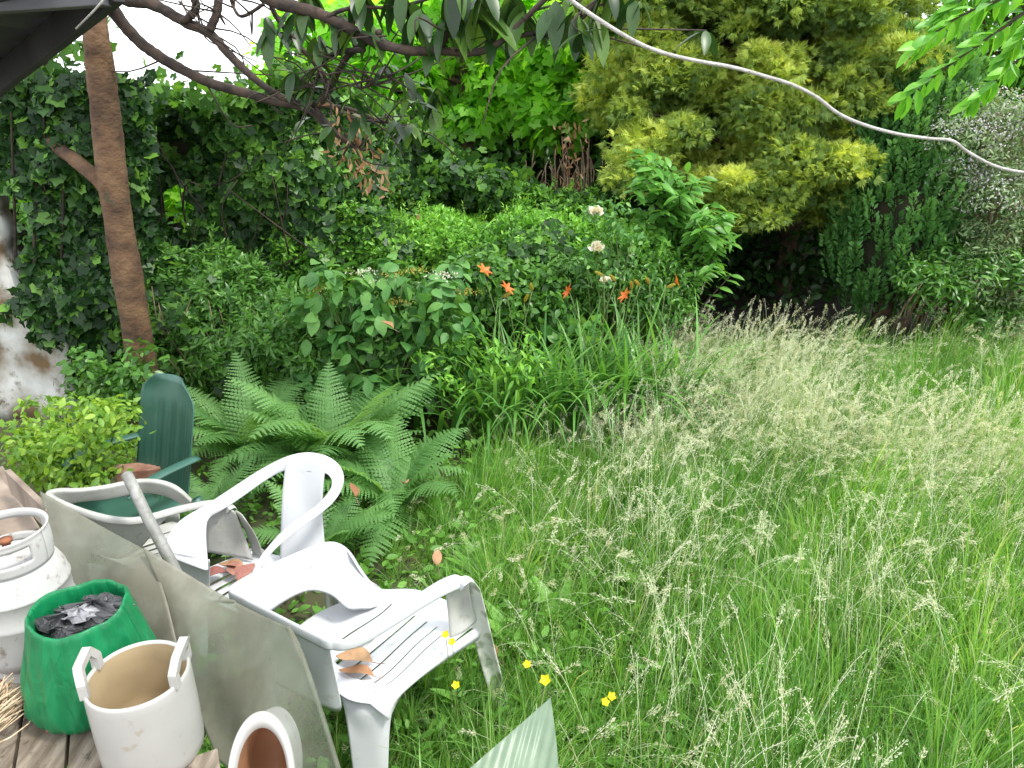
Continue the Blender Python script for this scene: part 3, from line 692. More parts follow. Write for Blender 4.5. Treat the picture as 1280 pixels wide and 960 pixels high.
def wall():
    root = empty('garden_wall', at(40, 560, 5.0)*[1, 1, 0], 0, 'old rendered garden wall, white with brown stains, at the left edge', 'wall')
    x1 = at(92, 480, 5.0)[0]
    m = MB(); rows = []
    for z in np.linspace(0, 2.0, 25):
        edge = x1-.10*wob(np.array([z*2, 0, z]), 1.5)-(.25 if z > .95 else 0)-(max(0, z-1.3)*.2)
        rows.append([(x, 5.0-.015*float(wob(np.array([x, 0, z]), 3)), z) for x in np.linspace(-7, edge, 40)])
    m.grid(rows); m.build('render_face', M['wall'], root, solid=.2, off=-1)
    m = MB(); m.box((-5.2, 5.1, 2.04), (3.6, .3, .07)); m.build('coping', M['wall'], root, bev=.01, sm=False)
wall()

# ================================================================ VEGETATION
def hedge_core(name, x0, x1, y0, y1, top, root, amp=.12, seed=0, inset=.1):  # dark solid behind the leaves, interior shade put into its colour
    m = MB(); rows = []
    for t in np.linspace(0, 1, 22):      # profile up the front, over the top, down the back
        row = []
        for x in np.linspace(x0, x1, 40):
            T = top(x)-inset
            a = t*3
            if a < 1: y, z = y0+inset, T*a
            elif a < 2: y, z = y0+inset+(y1-y0-2*inset)*(a-1), T
            else: y, z = y1-inset, T*(3-a)
            p = np.array([x, y, z]); w = float(wob(p, 1.6, seed))*amp
            row.append((x, y-(w if a < 1 else 0), z+(w if 1 <= a < 2 else 0)))
        rows.append(row)
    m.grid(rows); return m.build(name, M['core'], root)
def hedge_points(n, x0, x1, y0, y1, top, amp=.12, seed=0, depth=.12, topshare=.45, round_=.12):
    x = R.uniform(x0, x1, n); T = np.array([top(v) for v in x]); s = R.random(n) < topshare
    z = np.where(s, T, T*R.random(n)**.8); y = np.where(s, R.uniform(y0, y1, n), y0)
    P = np.stack([x, y, z], 1); w = wob(P, 1.6, seed)*amp+wob(P, 4.5, seed+3)*amp*.5
    N = np.where(s[:, None], [0, -.15, 1.], [0, -1., .25])
    cut = np.clip((z-(T-round_))/round_, 0, 1)*(~s); y = y+cut**2*round_
    cut2 = np.clip(1-(y-y0)/round_, 0, 1)*s
    P = np.stack([x, y, z-cut2**2*round_], 1)+N*w[:, None]
    P -= N*(R.random(n)**2*depth)[:, None]
    return P, nrm(N)

def shoots(root, P, N, cnt, ln, leaf, tmpl, mat, up=.7):
    sel = R.integers(0, len(P), cnt); LP = []; LD = []; LN = []; m = MB()
    for i in sel:
        d = nrm(N[i]*.6+np.array([0, 0, up])+R.normal(size=3)*.4); L_ = ln*R.uniform(.4, 1.2); a = P[i]; b = a+d*L_+np.array([R.normal()*.02, 0, -.02])
        m.tube([a, (a+b)/2+R.normal(size=3)*.008, b], [.0028, .002, .001], 4, cap=False); k = int(4+L_*45)
        sd = nrm(np.cross(d, R.normal(size=3)))
        for j in range(k):
            t = .15+.85*j/k; LP.append(a+(b-a)*t); LD.append(d*.7+sd*(1 if j % 2 else -1)*.9+R.normal(size=3)*.2); LN.append(d*.6+R.normal(size=3)*.4)
        LP.append(b); LD.append(d); LN.append(R.normal(size=3))
    n = len(LP); cloud('young_shoots', np.array(LP), np.array(LD), np.array(LN), R.uniform(leaf*.6, leaf*1.2, n), tmpl, M[mat], root, .5+.5*R.random(n))
    m.build('shoot_stems', M['stem'], root)['kind'] = 'stuff'
def ivy_hedge():
    YY = lambda x: 5.8+1.6*np.clip((x+1.75)/.8, 0, 1)**2
    root = empty('ivy_hedge', (-1.6, 5.9, 0), 0, 'tall dark ivy covered fence behind the brown tree trunk', 'ivy')
    top = lambda x: 2.16+.05*math.sin(x*7)-max(0, x+1.5)*.52+.06*math.sin(x*3)+.10*math.exp(-((x+1.3)/.5)**2)
    x0, x1 = -3.3, .25
    n = 34000; x = R.uniform(x0, x1, n); T = np.array([top(v) for v in x]); z = T*R.random(n)**.75+R.normal(size=n)*.03
    P = np.stack([x, YY(x), z], 1)
    w = wob(P, 1.3, 2)*.24+wob(P, 3.5, 5)*.16+wob(P, 8, 2)*.05
    P[:, 1] += -w+R.random(n)**1.5*.22
    hole = ((x+2.62)/.16)**2+((z-1.42)/.20)**2 < 1
    P = P[~hole]; n = len(P)
    N = nrm(np.array([0, -1, .35])+R.normal(size=(n, 3))*.35)
    d, nn = orient(N, .3, .8, .6)
    cloud('foliage', P, d, nn, R.uniform(.032, .092, n), IVYT, M['ivy'], root, np.clip(R.random(n)**1.3+.3*wob(P, 2, 8), 0, 1))
    # leaves standing clear above the top
    n = 1500; x = R.uniform(x0, x1, n); z = np.array([top(v) for v in x])+R.exponential(.05, n)
    P = np.stack([x, YY(x)+R.normal(size=n)*.15, z], 1); d, nn = orient(rdir(n), .2, 1, 0)
    cloud('top_growth', P, d, nn, R.uniform(.05, .10, n), IVYT, M['ivy'], root, .3+R.random(n)*.7)
    m = MB(); rows = []
    for zz in np.linspace(0, 1, 20):
        rows.append([(xx, YY(xx)+.30+.05*float(wob(np.array([xx, 0, zz]), 4)), zz*(top(xx)-.12)) for xx in np.linspace(x0, x1, 60)])
    def skip(i, j):
        xx = x0+(x1-x0)*j/59; z_ = i/19*top(xx); return ((xx+2.66)/.22)**2+((z_-1.45)/.25)**2 < 1
    m.grid(rows, skip); m.build('fence_panel', M['core'], root, solid=.03)  # backing panel in the same near-black painted shade colour
    m = MB()
    for k in range(26):
        a = np.array([R.uniform(x0, -1.5), 5.75, R.uniform(.1, 1.6)]); b = a+np.array([R.normal()*.25, R.normal()*.08-.1, R.uniform(.2, .7)])
        m.tube(spline([a, (a+b)/2+R.normal(size=3)*.05, b], 6), [.008, .007, .006, .005, .004, .003], 5)
    m.build('stems', M['limb'], root)
ivy_hedge()

def clipped_hedge():
    root = empty('clipped_hedge', (-.2, 6.3, 0), 0, 'bright green clipped hedge with a flat top in the middle of the back border', 'hedge')
    top = lambda x: 1.30+.05*math.sin(x*4)+.03*math.sin(x*9)
    P, N = hedge_points(42000, -1.9, 1.2, 5.75, 7.25, top, .17, 1, .16, .45, .22)
    d, nn = orient(N, .5, 1., -.4)
    cloud('foliage', P, d, nn, R.uniform(.025, .07, len(P)), SM, M['privet'], root, np.clip(R.random(len(P))*.7+.3*wob(P, 2.5, 5)+.1, 0, 1))
    shoots(root, P, N, 480, .15, .045, OVN, 'privet')
    sel = wob(P, 1.7, 12) > .25; Q = P[sel][:5200]+N[sel][:5200]*.03; n = len(Q); d, nn = orient(N[sel][:5200], .4, .8, .5)
    cloud('ivy_growth', Q, d, nn, R.uniform(.045, .09, n), IVYT, M['ivy'], root)
    hedge_core('painted_shade_core', -1.9, 1.2, 5.75, 7.25, top, root, .08, 1, .17)
clipped_hedge()
def dark_hedge():
    root = empty('laurel_hedge', (-2.0, 5.3, 0), 0, 'low dark leafy hedge at the foot of the brown tree trunk', 'hedge')
    top = lambda x: 1.0+.22*math.sin(x*2.2+1)+.06*math.sin(x*6)
    P, N = hedge_points(17000, -2.65, -.75, 4.95, 5.6, top, .26, 4, .2, .3, .4)
    d, nn = orient(N, .5, 1., -.1)
    cloud('foliage', P, d, nn, R.uniform(.045, .085, len(P)), OVN, M['darkhedge'], root)
    shoots(root, P, N, 260, .18, .06, OVN, 'darkhedge')
    sel = wob(P, 2.0, 3) > .1; Q = P[sel][:3600]+N[sel][:3600]*.03; n = len(Q); d, nn = orient(N[sel][:3600], .4, .8, .5)
    cloud('ivy_growth', Q, d, nn, R.uniform(.05, .10, n), IVYT, M['ivy'], root)
    hedge_core('painted_shade_core', -2.65, -.75, 4.95, 5.6, top, root, .14, 4, .26)
    n = 40; m = MB()
    for k in range(n):
        a = np.array([R.uniform(-2.6, -.8), 5.05, R.uniform(.2, .7)]); b = a+np.array([R.normal()*.12, -.12, R.uniform(.15, .45)]); m.tube([a, (a+b)/2+[0, -.03, 0], b], [.005, .004, .002], 4)
    m.build('twigs', M['twig'], root)
dark_hedge()
def wall_ivy():
    root = empty('wall_ivy', (-3.3, 4.9, 0), 0, 'dark ivy climbing over the white garden wall left of the trunk', 'ivy')
    n = 16000; px = R.uniform(-60, 185, n); py = R.uniform(95, 480, n)
    keep = []
    P = np.array([at(a, b, 5.12) for a, b in zip(px, py)])
    q = wob(P, 2.2, 3)*30
    mask = ~((px+q < 40) & (py > 235) & (py < 425)) & ~((px+q*.6 < 92) & (py > 425)) & ~((py < 160) & (R.random(n) < .45))
    P = P[mask]; n = len(P); P[:, 1] += wob(P, 2.5, 1)*.18-R.random(n)*.15+.05
    d, nn = orient(nrm(np.array([.1, -1, .35])+R.normal(size=(n, 3))*.35), .3, .8, .6)
    cloud('foliage', P, d, nn, R.uniform(.035, .09, n), IVYT, M['ivy'], root, R.random(n)**2.4)
    m = MB(); rows = [[(at(px_, 300, 5.5)[0], 5.5+.05*math.sin(px_*.1+z*5), z) for px_ in np.linspace(70, 175, 12)] for z in np.linspace(0, 2.15, 12)]
    m.grid(rows); m.build('painted_shade_core', M['core'], root, solid=.03)  # dark sheet behind the ivy leaves, shade put into its colour
    m = MB()
    for k in range(5):
        a = at(R.uniform(20, 100), 440, 5.12); b = at(R.uniform(10, 120), R.uniform(120, 250), 5.0); m.tube(spline([a, a*.6+b*.4+R.normal(size=3)*.05, b], 9), list(np.linspace(.014, .006, 9)), 6)
    m.build('stems', M['limb'], root)
wall_ivy()

def big_leaf_tree():
    root = empty('leaning_tree', at(178, 470, 4.75)*[1, 1, 0], 0, 'brown leaning tree trunk at the left with overhanging bare limbs and leathery leaves', 'tree')
    P = [at(182, 560, 4.75), at(179, 480, 4.75), at(172, 420, 4.72), at(160, 350, 4.7), at(150, 290, 4.7), at(140, 220, 4.7), at(133, 150, 4.7), at(126, 90, 4.68), at(118, 30, 4.66), at(112, -40, 4.9), at(100, -160, 4.85), at(95, -300, 4.9)]
    r = [.13, .108, .094, .087, .084, .087, .081, .075, .071, .066, .055, .04]
    m = MB(); Q = spline(P, 70); rr = np.interp(np.linspace(0, 11, 70), range(12), r)
    rr = rr*(1+.05*np.sin(np.linspace(0, 25, 70)))
    m.tube(Q, list(rr*(1+.03*np.sin(np.linspace(0, 31, 70)))), 24, bump=.05)
    m.build('trunk', M['bark'], root)
    m = MB(); m.tube(spline([at(140, 245, 4.7), at(120, 222, 4.75), at(88, 196, 4.9), at(50, 172, 5.1), at(-20, 140, 5.3), at(-120, 60, 5.5)], 26), list(np.linspace(.05, .03, 26)), 10, bump=.06); m.build('limb', M['bark'], root)
    limbs = [([(118, -25, 4.9), (150, 25, 4.85), (178, 55, 4.8), (215, 80, 4.75), (262, 103, 4.7), (310, 117, 4.6), (345, 127, 4.55), (385, 137, 4.5), (410, 160, 4.45), (440, 182, 4.4)], .05, .018),
             ([(100, -60, 4.85), (150, -5, 4.75), (190, 5, 4.7), (232, 28, 4.65), (262, 42, 4.6), (290, 72, 4.55), (325, 104, 4.5), (360, 125, 4.48), (395, 131, 4.45), (440, 137, 4.4), (480, 155, 4.35)], .048, .010),
             ([(260, -60, 4.3), (320, -12, 4.25), (352, 5, 4.2), (390, 14, 4.15), (430, 32, 4.1), (470, 53, 4.05), (510, 63, 4.0), (550, 64, 3.98), (590, 66, 3.95), (622, 55, 3.9), (655, 25, 3.85), (690, -10, 3.8)], .045, .015),
             ([(225, -30, 4.6), (245, 5, 4.6), (236, 22, 4.6), (228, 26, 4.62)], .03, .025), ([(275, -40, 4.6), (272, 10, 4.58), (262, 38, 4.56)], .028, .03),
             ([(330, -20, 4.3), (345, 20, 4.35), (372, 55, 4.4), (398, 85, 4.42), (408, 110, 4.44), (400, 132, 4.45)], .015, .022),
             ([(475, 40, 4.05), (455, 55, 4.15), (435, 70, 4.25), (420, 95, 4.35), (408, 120, 4.42)], .02, .022), ([(455, 62, 4.1), (420, 66, 4.25), (398, 82, 4.35)], .018, .015),
             ([(550, 62, 3.98), (560, 40, 3.95), (572, 15, 3.9), (585, -25, 3.9)], .02, .016), ([(360, 113, 4.48), (392, 105, 4.45), (400, 88, 4.4)], .012, .01),
             ([(425, 140, 4.4), (450, 150, 4.35), (485, 152, 4.3)], .012, .006), ([(395, 135, 4.45), (420, 165, 4.4), (450, 186, 4.35), (462, 186, 4.35)], .02, .005),
             ([(640, 48, 3.9), (665, 42, 3.85), (700, 40, 3.8), (735, 15, 3.75), (760, -20, 3.7)], .016, .012), ([(410, 20, 4.1), (440, 10, 4.1), (500, 8, 4.1), (560, -10, 4.0)], .014, .01),
             ([(330, 5, 4.3), (300, 20, 4.35), (285, -10, 4.4)], .012, .01), ([(440, 95, 4.3), (452, 110, 4.25), (470, 100, 4.2), (486, 95, 4.2)], .01, .006)]
    tips = []
    for L_, r0, r1 in limbs:
        Q = spline([at(*p) for p in L_], 8*len(L_)); m = MB(); m.tube(Q, list(np.linspace(r0*.8, r1*.8, len(Q))), 9, bump=.10); m.build('limb', M['limb'], root)
        tips.append(Q)
    m = MB()                            # fine twigs
    tw = []
    for k in range(110):
        Q = tips[R.integers(0, len(tips))]; a = Q[R.integers(len(Q)//4, len(Q))]
        b = a+np.array([R.normal()*.22, R.normal()*.15, R.normal()*.16]); Qs = spline([a, (a+b)/2+R.normal(size=3)*.04, b], 7)
        m.tube(Qs, list(np.linspace(.006, .003, 7)), 5); tw.append(b)
    m.build('twigs', M['limb'], root)
    # leaf whorls: placed ones of the photo and some at twig ends
    spots = [(595, 5, 3.9, 5, .27), (640, 0, 3.85, 6, .22), (690, 10, 3.8, 6, .22), (722, 18, 3.75, 5, .22), (655, 15, 3.85, 6, .22), (745, 20, 3.75, 3, .2), (545, 112, 4.1, 5, .19), (500, 95, 4.2, 4, .17), (470, 40, 4.1, 5, .18), (520, 15, 4.0, 7, .22), (335, 25, 4.3, 4, .24), (372, 10, 4.3, 5, .2),
             (430, 15, 4.2, 6, .2), (400, 45, 4.3, 4, .18), (542, 135, 4.1, 3, .19), (555, 20, 3.95, 6, .22), (610, -10, 3.9, 5, .25), (800, 0, 3.7, 4, .2), (450, -10, 4.1, 8, .22), (500, -15, 4.1, 8, .22), (380, -10, 4.2, 8, .2), (570, -20, 3.9, 8, .24), (760, -15, 3.7, 6, .2)]
    Pp = []; Dd = []; Nn = []; Sz = []
    for (x, y, Y, c, s) in spots:
        a = at(x, y, Y)
        for k in range(int(c*1.0)):
            th = R.uniform(0, 6.28); dd = np.array([math.cos(th)*.75, math.sin(th)*.75, -R.uniform(.4, 1.8)]); Pp.append(a+R.normal(size=3)*.015); Dd.append(dd); Nn.append([math.cos(th), math.sin(th), .9]); Sz.append(s*R.uniform(.7, 1.1))
    for b in [q for q in tw if q[0] > -1.25][:26]:
        for k in range(5):
            th = R.uniform(0, 6.28); Pp.append(b); Dd.append([math.cos(th), math.sin(th), -R.uniform(-.3, 1.4)]); Nn.append([0, 0, 1]); Sz.append(R.uniform(.10, .18))
    n = len(Pp); cloud('hanging_leaves', np.array(Pp), np.array(Dd), np.array(Nn, float)+R.normal(size=(n, 3))*.1, np.array(Sz), T_oval(.36, .12, .2, 6), M['loquat'], root, R.random(n), True)
    # crown overhead, outside the frame: shades the left corner
    cs, rs = crown_clumps((-2.4, 4.3, 4.5), (1.8, 1.3, .7), 26, .3, .5)
    Pq, N = clumps(cs, rs, np.full(26, 70)); d, nn = orient(N, .5, 1, .4)
    cloud('crown', Pq, d, nn, R.uniform(.14, .24, len(Pq)), T_oval(.36, .1, .2, 3), M['loquat'], root)
    # dead brown cluster hanging below the limbs
    n = 110; c = at(448, 192, 4.35); Pq = c+R.normal(size=(n, 3))*[.10, .06, .10]; Pq[:, 2] += -(Pq[:, 0]-c[0])*.7
    d, nn = orient(rdir(n), 0, 1, .8); cloud('dead_leaves', Pq, d, nn, R.uniform(.03, .075, n), OVN, M['dry'], root)
big_leaf_tree()

def slim_trunk():
    root = empty('slim_tree', at(140, 470, 5.6)*[1, 1, 0], 0, 'slim grey-green ivy clad stem behind the brown trunk', 'tree')
    m = MB(); m.tube(spline([at(60, 480, 5.5), at(64, 300, 5.5), at(57, 150, 5.45), at(55, 60, 5.4), at(60, -40, 5.4)], 24), list(np.linspace(.07, .045, 24)), 9, bump=.06); m.build('trunk', M['limb'], root)
    n = 420; t = R.random(n); P = np.array([at(60+R.normal()*38, 20+R.random()*150, 5.4+R.normal()*.15) for _ in range(n)]); d, nn = orient(rdir(n), .3, 1, .4)
    cloud('foliage', P, d, nn, R.uniform(.06, .11, n), IVYT, M['ivy'], root, .3+.7*R.random(n))
slim_trunk()

def syc(name, c, rad, n, label, per=110, mat='syca', tmpl=None, s=(.10, .17), tr=True, group=None, rm=(.28, .5), up=.6, cat='tree'):
    root = empty(name, (c[0], c[1], 0), 0, label, cat, group)
    cs, rs = crown_clumps(c, rad, n, *rm)
    P, N = clumps(cs, rs, np.full(n, per)); d, nn = orient(N, up, 1., .25)
    cloud('crown', P, d, nn, R.uniform(s[0], s[1], len(P)), tmpl or SYCT, M[mat], root, np.clip(R.random(len(P))*.8+.2*(P[:, 2]-c[2])/rad[2], 0, 1))
    m = MB(); m.tube(spline([(c[0], c[1], 0), (c[0]+.05, c[1], c[2]*.5), (c[0], c[1], c[2])], 10), list(np.linspace(.11, .05, 10)), 9, bump=.05)
    m.build('trunk', M['trunkdark'], root)
    m = MB()
    for k in range(min(n, 16)):
        a = np.array([c[0], c[1], c[2]*R.uniform(.5, .95)]); m.tube(spline([a, (a+cs[k])/2+[0, 0, .1], cs[k]], 7), list(np.linspace(.035, .01, 7)), 6)
    m.build('limbs', M['trunkdark'], root)
    return root
G1 = 'bright sycamores behind the clipped hedge'
syc('sycamore', (-1.9, 9.0, 2.35), (1.0, .8, .65), 24, 'pale green sycamore above the ivy, right of the open sky', group=G1)
syc('sycamore', (-.55, 9.0, 2.5), (1.2, .8, .75), 30, 'pale green broad-leaved sycamore in the top middle behind the hanging leaves', group=G1)
syc('sycamore', (.75, 8.6, 2.35), (1.0, .7, .75), 28, 'pale green sycamore between the hanging leaves and the golden conifer', group=G1)
syc('background_tree', (-.8, 12.5, 3.8), (2.2, 1.5, 1.7), 42, 'tall light green tree behind the sycamores, top middle', 110, 'brightleaf', OVW, (.16, .28), rm=(.5, .85))
syc('background_tree', (2.6, 13, 3.6), (2.2, 1.5, 1.8), 36, 'dark leafy tree behind the golden conifer', 100, 'darkhedge', OVW, (.16, .28), rm=(.5, .8))
syc('background_tree', (6.4, 10.5, 3.3), (2.1, 1.4, 1.6), 50, 'fresh green tree rising above the lilac shrub, top right', 120, 'brightleaf', OVN, (.14, .24), rm=(.4, .7))
syc('background_bush', (-4.2, 8.5, 1.35), (1.6, .8, .75), 26, 'bright yellow-green bush seen through the gap beside the trunk', 110, 'syca', SYCT, (.10, .16), cat='bush')
syc('background_bush', (-2.3, 8.0, 1.5), (.8, .5, .75), 18, 'sunlit green bush behind the ivy covered fence', 110, 'syca', SYCT, (.09, .14), cat='bush')

def far_hedge():
    root = empty('far_hedge', (0, 10.5, 0), 0, 'dark hedge closing the far end behind all the shrubs', 'hedge')
    top = lambda x: 1.9+.15*math.sin(x*1.3)+(.5 if x > -1.5 else 0)
    P, N = hedge_points(16000, -9, 10, 10.4, 11.2, top, .2, 7, .2, .2)
    d, nn = orient(N, .4, 1, .2); cloud('foliage', P, d, nn, R.uniform(.10, .18, len(P)), OV, M['darkhedge'], root)
    hedge_core('painted_shade_core', -9, 10, 10.4, 11.2, top, root, .1, 7, .2)
far_hedge()

def golden_conifer():
    cx, cy = 2.35, 7.9
    root = empty('golden_conifer', (cx, cy, 0), 0, 'large golden-tipped conifer spreading over the dark hollow', 'conifer')
    cs = []; rs = []
    # skirt outline from the photo: bottom of the crown rises in the middle right
    for k in range(460):
        px = R.uniform(728, 1138); py = R.uniform(-160, 285)
        Y = R.uniform(6.6, 8.4)+max(0, py-150)*-.002; edge = 742+(py-120)*.15 if py > 120 else 735
        if px < edge+15: continue
        if py > 140 and px > 1062: continue
        if py > 268 and not 900 < px < 1040: continue
        if py > 90 and px > 1105: continue
        if py > 175 and px < 790: continue
        if py > 225 and px < 850: continue
        cs.append(at(px, py, Y)); rs.append(R.uniform(.16, .34))
    P, N = clumps(cs, rs, np.array(rs)*np.array(rs)*5600, flat=.65, thick=.7)
    n = len(P); d = nrm(N*.75+np.array([0, 0, -.12])+R.normal(size=(n, 3))*.55); nn = nrm(np.array([0, -.5, .8])+R.normal(size=(n, 3))*.7)
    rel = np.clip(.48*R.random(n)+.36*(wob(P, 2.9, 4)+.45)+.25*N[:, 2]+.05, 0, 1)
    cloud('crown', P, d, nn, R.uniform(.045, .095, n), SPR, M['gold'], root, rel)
    m = MB()
    m.tube(spline([(cx+.75, cy+.5, 0), (cx+.65, cy+.3, 1.3), (cx-.05, cy, 2.8), (cx, cy, 4.2)], 16), list(np.linspace(.12, .05, 16)), 12, bump=.06); m.build('trunk', M['trunkdark'], root)
    m = MB(); pass
    for k in range(0, len(cs), 2):
        a = np.array([cx, cy, max(.9, cs[k][2]-.3)]); m.tube(spline([a, (a+cs[k])/2+[0, 0, .05], cs[k]], 6), list(np.linspace(.03, .008, 6)), 5)
    m.build('limbs', M['trunkdark'], root)
golden_conifer()

def yew():
    cx, cy = at(1120, 300, 6.9)[0], 6.9
    root = empty('yew', (cx, cy, 0), 0, 'dark green upright yew with feathery plumes between golden conifer and lilac shrub', 'yew')
    P = []; Dn = []; Nn = []; Rn = []
    for k in range(560):
        th = R.uniform(0, 6.28); rr = R.random()**.5
        x0 = math.cos(th)*rr*.56; y0 = math.sin(th)*rr*.5
        zt = (.55+1.95*R.random()**.9)+.12*math.sin(th*3); prof = 1-.35*max(0, (zt-1.5)/1.0)-(.3 if zt < .7 else 0)
        x = cx+x0*prof; y = cy+y0*prof; zt *= 1.06; L_ = R.uniform(.14, .46); lean = np.array([x0*.55+R.normal()*.12, y0*.55+R.normal()*.12, 1])
        nn_ = 85; t = R.random(nn_); r_ = .085*np.sin(np.pi*(t**.8*.88+.10)); a = R.uniform(0, 6.28, nn_)
        base = np.array([x, y, zt-L_])
        p = base+lean*(t*L_)[:, None]; out = np.stack([np.cos(a), np.sin(a), np.zeros(nn_)], 1)
        P.append(p+out*r_[:, None]*.4); Dn.append(out*.8+lean*.8+R.normal(size=(nn_, 3))*.15); Nn.append(np.cross(out, lean)+R.normal(size=(nn_, 3))*.4); Rn.append(np.full(nn_, R.random()*.35)+R.random(nn_)*.25+.45*t)
    P = np.concatenate(P); n = len(P)
    cloud('foliage', P, np.concatenate(Dn), np.concatenate(Nn), R.uniform(.04, .07, n), SM, M['yew'], root, np.concatenate(Rn))
    m = MB(); m.lathe([(.02, .5), (.25, .55), (.33, .9), (.32, 1.4), (.24, 1.8), (.1, 2.0), (.01, 2.1)], (cx, cy, 0), 24, wob=lambda t, z: .1*math.sin(5*t+3*z)); m.build('painted_shade_core', M['core'], root)  # dark core inside the plumes, inner shade painted as colour
    m = MB(); m.tube([(cx, cy, 0), (cx, cy, .5)], .09, 9); m.build('trunk', M['trunkdark'], root)
yew()

def hollow():  # leaf clumps added to make the hollow dark
    root = empty('undergrowth', (2.3, 8.3, 0), 0, 'dark undergrowth added to fill the shaded hollow below the golden conifer', 'undergrowth')
    cs = [np.array([R.uniform(.9, 4.4), R.uniform(7.6, 8.8), R.uniform(.1, 1.7)]) for _ in range(110)]
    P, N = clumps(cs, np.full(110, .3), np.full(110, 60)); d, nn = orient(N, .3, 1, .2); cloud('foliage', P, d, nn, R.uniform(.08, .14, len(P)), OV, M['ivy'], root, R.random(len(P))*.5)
    m = MB(); m.grid([[(x, 8.9+.1*math.sin(x*3+z*4), z) for x in np.linspace(.5, 5.2, 30)] for z in np.linspace(0, 2.1, 12)]); m.build('painted_shade_core', M['core'], root, solid=.03)  # near-black backdrop sheet standing in for deep shade
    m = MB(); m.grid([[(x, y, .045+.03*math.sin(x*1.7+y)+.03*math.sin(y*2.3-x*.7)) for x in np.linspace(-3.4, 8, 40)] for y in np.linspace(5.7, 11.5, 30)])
    tag(m.build('shade_dark_soil_bed', M['bed']), kind='structure')  # dark sheet over the ground, the hollow's shade put into its colour
hollow()
def lilac():
    root = empty('lilac_shrub', (4.35, 6.9, 0), 0, 'grey-green shrub with pale lilac flower heads at the right edge', 'shrub')
    cs = []; rs = []
    for k in range(130):
        px = R.uniform(1190, 1390); py = R.uniform(135, 385)
        if px < 1215 and 240 < py < 330 and R.random() < .6: continue
        cs.append(at(px, py, R.uniform(6.1, 6.8))); rs.append(R.uniform(.12, .24))
    P, N = clumps(cs, rs, np.array(rs)*900, flat=.8, thick=.5); n = len(P); d, nn = orient(N, .4, 1, -.1)
    cloud('foliage', P, d, nn, R.uniform(.03, .065, n), OVN, M['lilac'], root)
    sel = [c for c in cs if c[2] > 1.35]; P, N = clumps(np.array(sel), np.full(len(sel), .22), np.full(len(sel), 320), flat=.9, thick=.3); n = len(P)
    keep = wob(P, 6, 2) > -.05; P, N = P[keep], N[keep]; n = len(P)
    d, nn = orient(N, .4, 1, -.1); cloud('flowers', P, d, nn, R.uniform(.014, .028, n), SM, M['lilacfl'], root)
    m = MB()
    for c in cs[::2]:
        b = np.array([4.35+R.normal()*.15, 7.0, .05]); m.tube(spline([b, (b+c)/2+[0, 0, .1], c], 8), list(np.linspace(.02, .005, 8)), 5)
    m.build('stems', M['twig'], root)
lilac()

def low_right():
    root = empty('leafy_bush', (4.0, 6.3, 0), 0, 'dark leafy bush below the lilac shrub at the grass edge', 'bush')
    cs = [at(R.uniform(1130, 1380), R.uniform(325, 410), R.uniform(5.95, 6.5)) for _ in range(44)]
    P, N = clumps(cs, np.full(44, .2), np.full(44, 120)); d, nn = orient(N, .5, 1, .1); cloud('foliage', P, d, nn, R.uniform(.05, .09, len(P)), OVN, M['darkhedge'], root)
    m = MB()
    for c in cs: m.tube([(c[0]*.9+.4, 6.5, 0), (np.array([c[0]*.9+.4, 6.5, 0])+c)/2+[0, 0, .1], c], [.01, .008, .004], 5)
    m.build('stems', M['twig'], root)
low_right()

def pointed_shrub():
    root = empty('pointed_leaf_shrub', at(850, 400, 5.9)*[1, 1, 0], 0, 'fresh green shrub with pointed leaves left of the dark hollow', 'shrub')
    tips = []; m = MB(); b0 = at(845, 400, 6.2)*[1, 1, 0]
    P = []; Dd = []; Nn = []
    for k in range(85):
        px = R.uniform(788, 922); py = R.uniform(190, 345)
        if py > 300 and px < 860: continue
        if py < 250 and px > 800+(py-190)*1.1+40: continue
        e = at(px, py, R.uniform(5.6, 6.2)); s = np.array([b0[0]+(e[0]-b0[0])*.3, 6.1, e[2]-.35])
        Q = spline([b0, s, e], 12); m.tube(Q, list(np.linspace(.012, .003, 12)), 5)
        for t in range(5, 12):
            q = Q[t]; ax = Q[min(t+1, 11)]-Q[t-1]; ax /= np.linalg.norm(ax); side = np.cross(ax, [0, 0, 1]); side /= np.linalg.norm(side)+1e-6
            for sgn in (-1, 1):
                P.append(q); Dd.append(side*sgn+ax*.6+np.array([0, 0, -.35])); Nn.append([0, -.2, 1])
        P.append(Q[-1]); Dd.append(Q[-1]-Q[-3]); Nn.append([0, 0, 1])
    n = len(P); cloud('foliage', np.array(P), np.array(Dd)+R.normal(size=(n, 3))*.15, np.array(Nn, float)+R.normal(size=(n, 3))*.25, R.uniform(.09, .14, n), T_oval(.42, .15, .3, 4), M['pointed'], root, None, True)
    m.build('stems', M['limb'], root)
pointed_shrub()

